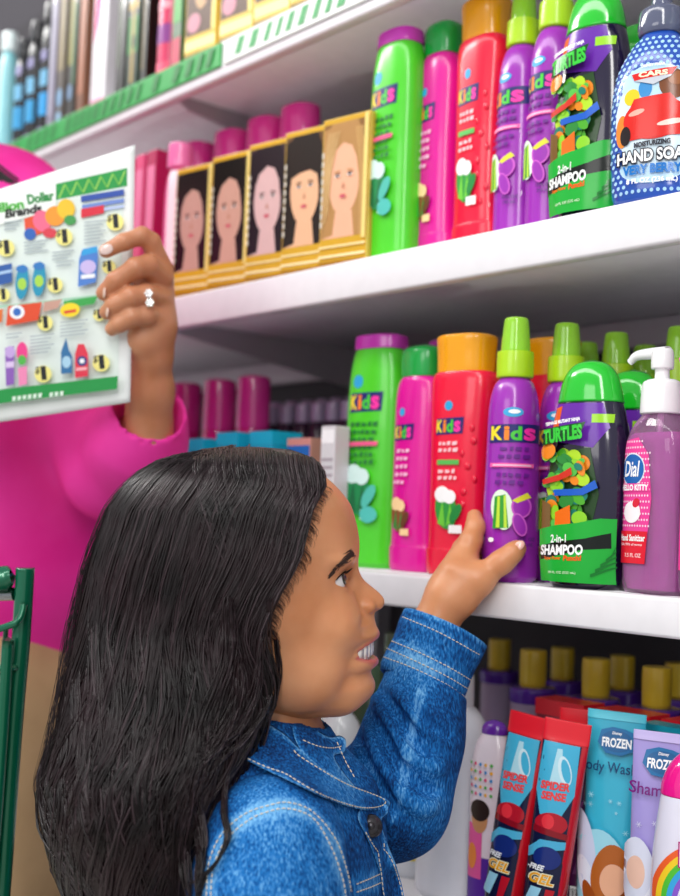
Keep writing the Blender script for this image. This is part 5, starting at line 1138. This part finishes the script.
# loose locks in front of the cheek, neck and shoulder
locks = [([(276, 640), (279, 668), (277, 692), (262, 722), (240, 752), (226, 782), (224, 812), (227, 840), (212, 868), (190, 884)], .822, 16, 2.6), ([(270, 600), (268, 640), (270, 682), (262, 714), (240, 742), (212, 768), (200, 800), (204, 842), (196, 880)], .822, 34, 5), ([(262, 640), (256, 690), (238, 730), (214, 750), (196, 790), (186, 850), (190, 900)], .818, 44, 8),
         ([(240, 660), (238, 700), (220, 740), (196, 770), (186, 820), (176, 900)], .812, 60, 10), ([(228, 600), (226, 660), (206, 720), (196, 770), (176, 830), (172, 900)], .815, 60, 12), ([(206, 762), (190, 800), (200, 850), (196, 900)], .80, 26, 8)]
hullT = BVHTree.FromPolygons([tuple(v) for v in (np.array(V)).tolist()], [tuple(f) for f in Fq])
for pts, z, cnt, spr in locks:
    base = cr(np.array(pts, float), 40); zb = []
    for x, y in base:
        q = surf_z([htree, jbT, jnT, hullT], x, y); zb.append(z+.03 if q is None else q)
    zb = np.array(zb)
    for _ in range(6): zb = np.minimum(zb, np.convolve(np.pad(zb, 2, mode='edge'), np.ones(5)/5, 'valid'))
    for k in range(cnt):
        o = rng.normal(0, spr*.42, 2); t = np.linspace(0, 1, 40); w_ = .35+.65*np.sin(t*PI)**.5; q = np.array([P(x+o[0]*w_[j]+1.2*math.sin(j*.5+k), y+o[1]*.4, zb[j]-.0035-.0007*abs(o[1])-.003*rng.random()) for j, (x, y) in enumerate(base)])
        strands.append((q, rng.uniform(.0004, .0007)*np.clip((1-t)*10+.2, .3, 1)))
# fine flyaways on the back outline and baby hair on the temple
for i in range(110):
    y = np.linspace(rng.uniform(455, 640), rng.uniform(700, 900), 26); strands.append((hair_pt(np.full(26, .01)+.02*rng.random(), y, -1, (rng.uniform(2, 20)*np.sin(np.linspace(0, PI, 26))+3*np.sin(y/40+i))), .00014))
for i in range(220):
    y0_ = rng.uniform(486, 640); x0_ = np.interp(y0_, yk, xr); L_ = rng.uniform(5, 20); t = np.linspace(0, 1, 6); q = []
    for u in t:
        h = on_surface(htree, x0_+1.5+L_*.45*math.sin(u*2.2)+rng.normal(0, .15), y0_+L_*u*.75*(1 if y0_ > 520 else .5), .0008)
        if h is None: break
        q.append(h)
    if len(q) == 6: strands.append((np.array(q), np.linspace(.00016, .00005, 6)))
glow = mat('35262b', .32, spec=.6)
for part_, mt_ in (([q for i, q in enumerate(strands) if i % 7], hs_), ([q for i, q in enumerate(strands) if not i % 7], glow)):
    me = tubes(part_, 4); me.transform(Matrix.Translation(-Vector(GROOT))); so = link('hair_strands', me, mt_, hair_o)
so['label'] = 'lighter brown strands'

# ------------------------------------------------------------------ the woman with the flyer
wskin = skin_mat('woman_skin', 'bd7a55', 'd29470', 'a8484c')
WROOT = P(-5, 640, 1.42); WROOT[2] = 0
wom = thing('person', tuple(WROOT), 'adult in bright pink sweater and khaki trousers holding up a printed flyer', 'person')
pink = cloth_mat('pink_knit', 'f2199a', 'ff40b2', 9, .75, .3); khaki = cloth_mat('khaki_twill', 'b8936a', 'd2ae82', 8, .8, .6)
def wp(name, VQ, mt, **k): return body_obj(name, VQ, mt, wom, k.get('attr'), WROOT)
def woman_hand():
    pts = [P(95, 225, 1.1), P(185, 450, 1.25)]; Fd = Field(np.min(pts, 0)-.08, np.max(pts, 0)+.08, .0013); z = 1.118
    Fd.chain([P(148, 440, 1.19), P(150, 390, 1.17), P(151, 352, 1.155)], [.026, .0215, .0185], .012)
    Fd.chain([P(151, 352, 1.155), P(150, 325, 1.148)], [.0190, .0215], .014)
    Fd.chain([P(158, 325, 1.146), P(158, 275, 1.146)], [.0170, .0150], .014); Fd.chain([P(146, 335, 1.144), P(146, 280, 1.146)], [.0150, .0140], .014)
    for ch, r in (([(160, 268, 1.142), (151, 242, 1.128), (142, 236, z+.004), (124, 242, z-.004), (106, 251, z-.006)], [.0120, .0088, .0084, .0078, .0066]),
                  ([(160, 277, 1.138), (148, 266, 1.120), (136, 268, z-.006), (116, 281, z-.006), (104, 293, z-.002)], [.0130, .0105, .0098, .0088, .0075]),
                  ([(158, 298, 1.138), (146, 295, 1.118), (131, 297, z-.008), (115, 305, z-.006), (107, 312, z-.001)], [.0125, .0100, .0095, .0085, .0072]),
                  ([(156, 318, 1.138), (146, 315, 1.120), (132, 317, z-.005), (119, 324, z-.004), (112, 329, z)], [.0120, .0094, .0088, .0078, .0066])):
        Fd.chain([P(*p) for p in ch], r, .0035)
    Fd.chain([P(150, 335, 1.150), P(136, 320, 1.160), P(118, 296, 1.158), P(110, 284, 1.153)], [.0135, .0115, .0095, .0078], .008)   # thumb behind the sheet
    Fd.ell(P(141, 342, 1.138), (.012, .012, .012), .01)
    V, Q = Fd.nets(); return smooth_pts(V, Q, 2), Q
wh = woman_hand()
# head and neck (outside the frame): the same face built larger, turned the other way
Vh = np.stack([(HV-EYE) @ RT/SH, (HV-EYE) @ fw/SH, -(HV-EYE) @ UP/SH], 1); ctr = np.array([262., 1200., 130.]); Vh = (Vh-ctr)*SH*1.12
ang = R(-20); Vw = np.stack([-Vh[:, 0]*math.cos(ang)*-1+Vh[:, 1]*math.sin(ang), Vh[:, 1]*math.cos(ang)-Vh[:, 0]*math.sin(ang), -Vh[:, 2]], 1)
hc = P(-78, 20, 1.42); RTh = np.array([RT[0], RT[1], 0]); RTh /= np.linalg.norm(RTh); fwh = np.array([fw[0], fw[1], 0]); fwh /= np.linalg.norm(fwh)
WHV = hc+Vw[:, :1]*RTh+Vw[:, 1:2]*fwh+Vw[:, 2:]*np.array([0, 0, 1.])
Fd = Field(P(0, 400, 1.38)-.44, P(0, 400, 1.38)+.44, .009)
Fd.chain([hc-np.array([0, 0, .10]), P(-40, 220, 1.42), P(-18, 400, 1.41), P(-12, 600, 1.42)], [.045, .085, .09, .10], .04)
Fd.chain([P(-40, 215, 1.42), P(18, 232, 1.41), P(60, 370, 1.34), P(112, 468, 1.27), P(140, 440, 1.215), P(148, 425, 1.185)], [.05, .045, .035, .028, .024, .022], .02)
wb = Fd.nets(); body_obj('body', merge((WHV, HQ), wh, wb), wskin, wom, {'lip': np.concatenate([lipa[:len(HV)], np.zeros(len(wh[0])+len(wb[0]))])}, WROOT)
wt = bvh(*wh); p = on_surface(wt, 106.5, 249.5, 0)
if p is not None: nail(p, P(106, 240, 1.0)-P(106, 250, 1.118), P(100, 252, 1.118)-P(118, 244, 1.118), .0046, .0066, wom, WROOT, mat('f4d8d0', .15, coat=.9))
for (x, y) in ((104, 293), (107, 312)):
    p = on_surface(wt, x, y, 0)
    if p is not None: nail(p, P(x-40, y, 1.10)-P(x, y, 1.118), P(x-8, y+5, 1.118)-P(x, y, 1.118), .0042, .005, wom, WROOT, mat('e8c4b4', .15, coat=.9))
# sweater
c0_ = P(20, 400, 1.40); Fd = Field(c0_-np.array([.36, .36, .34]), c0_+np.array([.32, .32, .34]), .0042)
Fd.chain([P(-20, 240, 1.43), P(-18, 400, 1.42), P(-14, 560, 1.42), P(-12, 640, 1.42)], [.112, .125, .135, .140], .05)
Fd.chain([P(-18, 300, 1.36), P(-20, 420, 1.34), P(-14, 560, 1.36)], [.085, .09, .10], .05)
Fd.chain([P(-80, 213, 1.43), P(8, 222, 1.42), P(33, 240, 1.40)], [.055, .066, .062], .04)
Fd.chain([P(30, 240, 1.39), P(70, 370, 1.33), P(112, 470, 1.27)], [.062, .056, .046], .03)
Fd.chain([P(112, 472, 1.27), P(138, 440, 1.215), P(146, 418, 1.195)], [.050, .047, .0400], .02)
Fd.capsule(P(60, 420, 1.38), P(60, 560, 1.40), .075, .08, .05)
Fd.chain([P(146, 436, 1.21), P(149, 412, 1.185), P(150, 395, 1.17)], [.026, .033, .038], .004, 's')
zcut = P(0, 640, 1.42)[2]-.019
Fd.func(Fd.lo, Fd.lo+(Fd.n-1)*Fd.h, lambda X, Y, Z: (Z-(zcut+.012+.02*(X-WROOT[0]))+0*X+0*Y), .004, 's')
V, Q = Fd.nets(); sw = wp('pink_sweater', (smooth_pts(V, Q, 2), Q), pink)
# trousers
Fd = Field(WROOT+np.array([-.30, -.30, .04]), WROOT+np.array([.30, .30, 1.06]), .006)
side = fwh*.075
Fd.ell(WROOT+np.array([0, 0, .82]), (.152, .152, .12), .04)
for s in (-1, 1): Fd.chain([WROOT+s*side+np.array([0, 0, .86]), WROOT+s*side+RTh*.01+np.array([0, 0, .50]), WROOT+s*side*1.1+np.array([0, 0, .10])], [.115, .088, .075], .04)
Fd.capsule(WROOT+RTh*.04+np.array([0, 0, .83]), WROOT+RTh*.06+np.array([0, 0, .70]), .115, .10, .05)
for s_, z_ in ((.0, .88), (.02, .83), (.05, .79)): Fd.chain([WROOT+RTh*.02-fwh*.158+np.array([0, 0, z_]), WROOT+RTh*.16-fwh*.06+np.array([0, 0, z_+.03])], [.006, .005], .015)
V, Q = Fd.nets(); tr = wp('khaki_trousers', (smooth_pts(V, Q, 2), Q), khaki)
for s in (-1, 1):
    a = WROOT+s*side; Fd = Field(a+np.array([-.22, -.22, -.002]), a+np.array([.22, .22, .16]), .006); Fd.chain([a+np.array([0, 0, .045]), a+RTh*.09+np.array([0, 0, .036])], [.045, .036], .01); Fd.capsule(a+np.array([0, 0, .05]), a+np.array([0, 0, .12]), .045, .045, .01); wp('shoe', Fd.nets(), mat('2c2a2e', .5))
# dark hair resting on her shoulder
st = []
for i in range(520):
    a = rng.uniform(0, 2*PI); t = np.linspace(0, 1, 16); base = hc+np.array([0, 0, .055]); end_ = P(-75+rng.normal(0, 18), 180+rng.normal(0, 14), 1.40+rng.normal(0, .05))
    out = (math.cos(a)*RTh+math.sin(a)*fwh)
    if out @ RTh > .45: continue
    mid = hc+out*.105+np.array([0, 0, .02]); q = (1-t)[:, None]**2*(base+out*.02)+2*(t*(1-t))[:, None]*(mid+np.array([0, 0, .06]))+(t**2)[:, None]*end_; st.append((q, .0022))
for i in range(46):
    q = cr([P(-60, 80, 1.36), P(-48+rng.normal(0, 6), 130, 1.345), P(-18+rng.normal(0, 6), 162+rng.normal(0, 3), 1.34), P(4+rng.normal(0, 8), 186+rng.normal(0, 5), 1.335)], 14); st.append((q, .0016))
Fd = Field(hc-.16, hc+.16, .006); Fd.ell(hc+np.array([0, 0, .03])-RTh*.05, (.098, .098, .10), .02); V, Q = Fd.nets()
ho = wp('hair', (V, Q), hs_); me = tubes(st, 4); me.transform(Matrix.Translation(-Vector(WROOT))); link('hair_strands', me, hs_, ho)
# ring: band and two round stones
rg = bpy.data.objects.new('finger_ring', None); COL.objects.link(rg); rc = P(144.5, 297, 1.118); rg.location = rc; tag(rg, 'silver finger ring with sparkling clear stones on the hand holding the flyer', 'ring')
ax_ = Vector(P(131, 297, 1.110)-P(146, 295, 1.118)).normalized(); M = ax_.to_track_quat('Z', 'Y').to_matrix()
cpts = np.array([(M @ Vector((math.cos(a)*.0108, math.sin(a)*.0108, 0)))[:] for a in np.linspace(0, 2*PI, 40)]); link('band', tubes([(cpts, .0011)], 8), mat('dfe0e6', .15, metal=1), rg)
gp = on_surface(wt, 149, 297, .002)
bm = bmesh.new()
gcen = (Vector(gp)-Vector(rc)) if gp is not None else Vector((0, 0, 0))
for u, v in ((0, 5), (-1, -4)):
    for k in range(7):
        a = k*PI/3; rr = .0 if k == 6 else .0028; c = gcen+Vector(RT)*((u*.00095)+rr*math.cos(a))-Vector(UP)*(v*.00095+rr*math.sin(a)); bmesh.ops.create_icosphere(bm, subdivisions=1, radius=.0017, matrix=Matrix.Translation(c))
link('stones', from_bm('st', bm), mat('ffffff', .03, coat=1, metal=.3), rg, False)

# ------------------------------------------------------------------ the flyer
class Sheet:
    def front(s, u, v, eps):
        px, py = u*1e3, -v*1e3; q = P(px, py, s.z(px, py)-eps*1.4); return Vector(q-FROOT)
    def z(s, px, py): return 1.128+.00010*(130-px)+.006*math.sin((px+60)/95)+.004*math.sin(py/80)
FROOT = P(60, 290, 1.13); S = Sheet()
fl = thing('flyer', tuple(FROOT), 'printed store flyer with green bands, product pictures and prices, held up by the adult', 'flyer')
top = lambda x: 189-(x)*.326 if x < 135 else 145; bot = lambda x: 422-x*.152
def edgeR(y): return 135-(y-145)*.02
bm = bmesh.new(); NX, NY = 40, 40; gr = []
for i in range(NX+1):
    col_ = []
    for j in range(NY+1):
        v = j/NY; xR = 135-5*v; x = -110+(xR+110)*i/NX; y = top(x)+(bot(x)-top(x))*v; col_.append(bm.verts.new(S.front(x/1e3, -y/1e3, 0)))
    gr.append(col_)
for i in range(NX):
    for j in range(NY): bm.faces.new((gr[i][j], gr[i][j+1], gr[i+1][j+1], gr[i+1][j]))
ext = bmesh.ops.extrude_face_region(bm, geom=bm.faces[:])
for g in ext['geom']:
    if isinstance(g, bmesh.types.BMVert): g.co += Vector(fw)*.0012
bmesh.ops.recalc_face_normals(bm, faces=bm.faces); link('paper', from_bm('paper', bm), mat('eef1f0', .55), fl)
def U(px, py): return (px/1e3, -py/1e3)
def quad(x0, x1, y0, y1, c, sl=-.20): return ('p', [U(x0, y1-0), U(x1, y1+sl*(x1-x0)), U(x1, y0+sl*(x1-x0)), U(x0, y0)], c)
def tx(s_, x0, y, w_, h_, c, bold=.03, shear=0, sl=-.20): return ('t', s_, x0/1e3, -(y+h_/2)/1e3+0, (x0+w_)/1e3, -(y-h_/2)/1e3, c, bold, shear, math.atan(-sl))
its = [quad(-100, 126, 214, 392, 'dce9e4', -.2) if False else ('p', [U(-100, 238), U(124, 176), U(118, 380), U(-100, 408)], 'e2ede8')]
its += [('p', [U(56, 184), U(127, 168), U(127, 186), U(56, 200)], '1f9a46')]+[('p', [U(58+12*i, 198-2.6*i), U(64+12*i, 184-2.6*i), U(66+12*i, 184-2.6*i), U(60+12*i, 198-2.6*i)], '8fce5a') for i in range(6)]+[('p', [U(64+12*i, 184-2.6*i), U(70+12*i, 195-2.6*i), U(71.5+12*i, 194.6-2.6*i), U(65.5+12*i, 183.6-2.6*i)], '6fbe4e') for i in range(5)]
its += [('p', [U(-60, 216), U(56, 188), U(56, 209), U(-60, 242)], 'f4faf4'), tx('Million', -16, 207, 40, 10, '43b02c', .05, 0, -.17), tx('Dollar', 27, 197.5, 27, 10, '17893a', .05, 0, -.17), tx('Brands', 4, 211, 38, 9, '161a18', .05, .2, -.17)]
gray = 'a9b4ba'
def lines(x0, x1, y0, n, g=3.4, c=gray): return [quad(x0, x1-(i % 3)*3, y0+i*g, y0+i*g+1.3, c, -.12) for i in range(n)]
def price(x, y, s=1): return [('e', (x+1)/1e3, -(y+1)/1e3, .0085*s, .0085*s, 'f4ea8a'), tx('$', x-7*s, y-2.5*s, 4.6*s, 8*s, '10151c', .02, .1, -.1), tx('1', x-1*s, y, 5.2*s, 14*s, '10151c', .0, 0, -.1)]
its += [('p', [U(24, 219), U(40, 213), U(46, 232), U(26, 238)], 'e4502c'), ('e', .030, -.234, .006, .006, '2a62b8'), ('e', .042, -.221, .009, .011, 'ef6a8c', .3), ('e', .055, -.216, .010, .010, 'f29a2c'), ('e', .066, -.209, .009, .010, 'f0c42a'), ('e', .050, -.233, .007, .005, 'd83a4a'), ('e', .070, -.220, .006, .005, '3f9a4c')]
its += [quad(81, 124, 196, 202, '2c4fa8', -.16), quad(82, 124, 205, 209, '6f8ad0', -.16), quad(84, 124, 211, 214, 'b4c4e8', -.16), ('p', [U(81, 209), U(104, 205), U(104, 213), U(81, 218)], 'd8243c')]
its += lines(4, 22, 222, 3)+lines(24, 48, 242, 4)+lines(52, 74, 252, 3)+lines(84, 106, 222, 7)+lines(56, 74, 262, 2)
its += price(63, 236, 1)+price(114, 221, 1)+price(5, 247, 1)+price(54, 284, .9)+price(108, 266, .8)+price(44, 322, .9)+price(98, 314, .7)+price(42, 373, 1)+price(100, 362, 1)+price(2, 294, .8)
its += [('p', [U(-3, 266), U(12, 263), U(12, 282), U(-3, 286)], '2358a4'), quad(-2, 12, 272, 275, 'a8c8ea')]
for x, y in ((22, 282), (39, 279)): its += [('e', x/1e3, -y/1e3, .0065, .0175, '1a94b8', -.08), ('e', x/1e3, -(y-13)/1e3, .006, .004, '2a78c0'), ('e', x/1e3, -(y+2)/1e3, .0045, .006, 'a8d84a')]
its += [('p', [U(79, 260), U(82, 250), U(97, 247), U(98, 256), U(96, 282), U(78, 287)], '4a7fd0'), ('p', [U(81, 256), U(83, 249), U(97, 246), U(98, 252)], '2aa0e0'), ('e', .088, -.267, .008, .007, 'c8b8ea', .2), quad(81, 95, 275, 279, 'f0f4fa', -.1)]
its += [('p', [U(-110, 318), U(122, 292), U(122, 294), U(-110, 320)], '9fd0b4')]
its += [('p', [U(8, 306), U(42, 302), U(38, 320), U(6, 326)], 'e0481f'), ('e', .017, -.312, .0075, .007, 'f2f4f8'), ('e', .017, -.312, .004, .004, '2c6ac0'), ('p', [U(44, 302), U(62, 299), U(58, 308), U(43, 312)], 'c89a8a'), ('p', [U(64, 301), U(98, 296), U(94, 304), U(63, 309)], '35a64a'), ('e', .070, -.310, .010, .007, 'f4d81f', .15), ('p', [U(64, 311), U(76, 309), U(76, 312), U(64, 314)], 'd8402c')]
its += [('p', [U(-4, 310), U(3, 309), U(2, 322), U(-4, 323)], 'e0702c')]+lines(60, 88, 322, 5)+lines(30, 54, 336, 6)+lines(6, 22, 334, 2)
its += [('p', [U(5, 348), U(14, 346), U(14, 384), U(6, 386)], '8d5cb8'), ('e', .010, -.352, .005, .006, 'c8a8e4'), quad(6, 14, 362, 368, 'e0c8f0', -.1), ('e', .022, -.352, .0055, .010, 'ee3c8c'), ('e', .022, -.360, .004, .005, '4fb84a'), ('p', [U(18, 368), U(27, 366), U(27, 384), U(19, 386)], 'f08ab8')]
its += [('p', [U(61, 352), U(66, 338), U(69, 350), U(72, 356), U(72, 373), U(61, 374)], '2c6fa4'), ('e', .0665, -.362, .0045, .006, 'a8d0e8'), ('p', [U(75, 354), U(78, 344), U(84, 344), U(88, 354), U(88, 376), U(75, 378)], 'e0304a'), ('e', .082, -.361, .005, .005, '1c3c80'), ('e', .082, -.361, .0025, .0025, 'f4f4f8'), quad(76, 87, 368, 371, 'f8b0b8', -.1)]
its += [('p', [U(-110, 402), U(118, 376), U(117, 389), U(-110, 417)], '1a9645')]+[('p', [U(12+i*5.2+(6 if i > 5 else 0), 401-i*.65), U(15.5+i*5.2+(6 if i > 5 else 0), 400.6-i*.65), U(16+i*5.2+(6 if i > 5 else 0), 396.2-i*.65), U(12.5+i*5.2+(6 if i > 5 else 0), 396.6-i*.65)], 'dff2e2') for i in range(9)]
art('print', its, S, fl, cut=.004, rough=.5)

# ------------------------------------------------------------------ green shopping cart at the left edge
CR = P(5, 700, 1.0); CR[2] = 0
ct = thing('shopping_cart', tuple(CR), 'green metal shopping cart whose upright post stands at the lower left photo edge', 'cart')
gm = mat('0c6b4c', .25, coat=.6, metal=.3); chrome = mat('c8ccd2', .15, metal=1)
def cpart(nm, lst, mt, sides=16, par=None): me = tubes([(np.array(p), r) for p, r in lst], sides); me.transform(Matrix.Translation(-Vector(CR))); return link(nm, me, mt, par or ct)
zz = 1.0
A1 = P(25, 574, zz); A2 = P(16, 700, zz); A3 = P(2, 896, zz); low = P(-12, 1080, zz); 
cpart('frame_post', [(cr([P(25, 571, zz), P(25, 574, zz), P(21, 640, zz), P(14, 720, zz), P(1, 896, zz), P(-8, 1010, zz)], 40), [.0045]+[.0078]*39)], gm)
cpart('frame_post', [(cr([P(8, 640, .985), P(2, 740, .985), P(-10, 896, .985)], 24), .0050)], gm)
cpart('handle_grip', [([P(-150, 592, 1.02), P(-60, 585, 1.01), P(8, 578, 1.0), P(12, 577, 1.0)], [.0105, .0105, .0105, .006])], gm)
cpart('handle_bar', [([P(-160, 598, 1.025), P(-60, 596, 1.01), P(14, 594, 1.0)], .0055)], chrome)
cpart('brace', [(cr([P(24, 604, .99), P(20, 618, .985), P(8, 626, .985), P(-40, 640, 1.0)], 18), .0030)], gm)
cpart('brace', [(cr([P(17, 668, .995), P(4, 668, .985), P(-40, 672, 1.0)], 12), .0030)], gm)
base_z = CR[2]
b0 = P(-8, 1010, zz); lft = -RTh
wl = []
for k in range(9):
    a = P(2, 700, zz)+np.array([0, 0, .06-.04*k])*1.0; wl.append((np.array([a, a+lft*.45]), .0022))
for k in range(11):
    a = P(2, 700, zz)+lft*.045*k; wl.append((np.array([a+np.array([0, 0, .06]), a+np.array([0, 0, -.26])]), .0022))
cpart('basket_side', wl, gm, 8)
cpart('lower_frame', [(np.array([b0, [b0[0], b0[1], .16]]), .0078), (np.array([[b0[0], b0[1], .16], np.array([b0[0], b0[1], .16])+lft*.6]), .0078), (np.array([P(2, 700, zz)+lft*.45+np.array([0, 0, .06]), np.array([b0[0], b0[1], .16])+lft*.45]), .0078)], gm)
for k in (0, .55):
    c = np.array([b0[0], b0[1], .06])+lft*k; bm = bmesh.new(); bmesh.ops.create_cone(bm, cap_ends=True, segments=32, radius1=.058, radius2=.058, depth=.028, matrix=Matrix.Translation(c-CR) @ Vector(fwh).to_track_quat('Z', 'Y').to_matrix().to_4x4()); link('wheel', from_bm('wheel', bm), mat('2a2c30', .6), ct, False)
    cpart('wheel_fork', [(np.array([c+fwh*.02, c+fwh*.02+np.array([0, 0, .11])]), .005)], chrome)
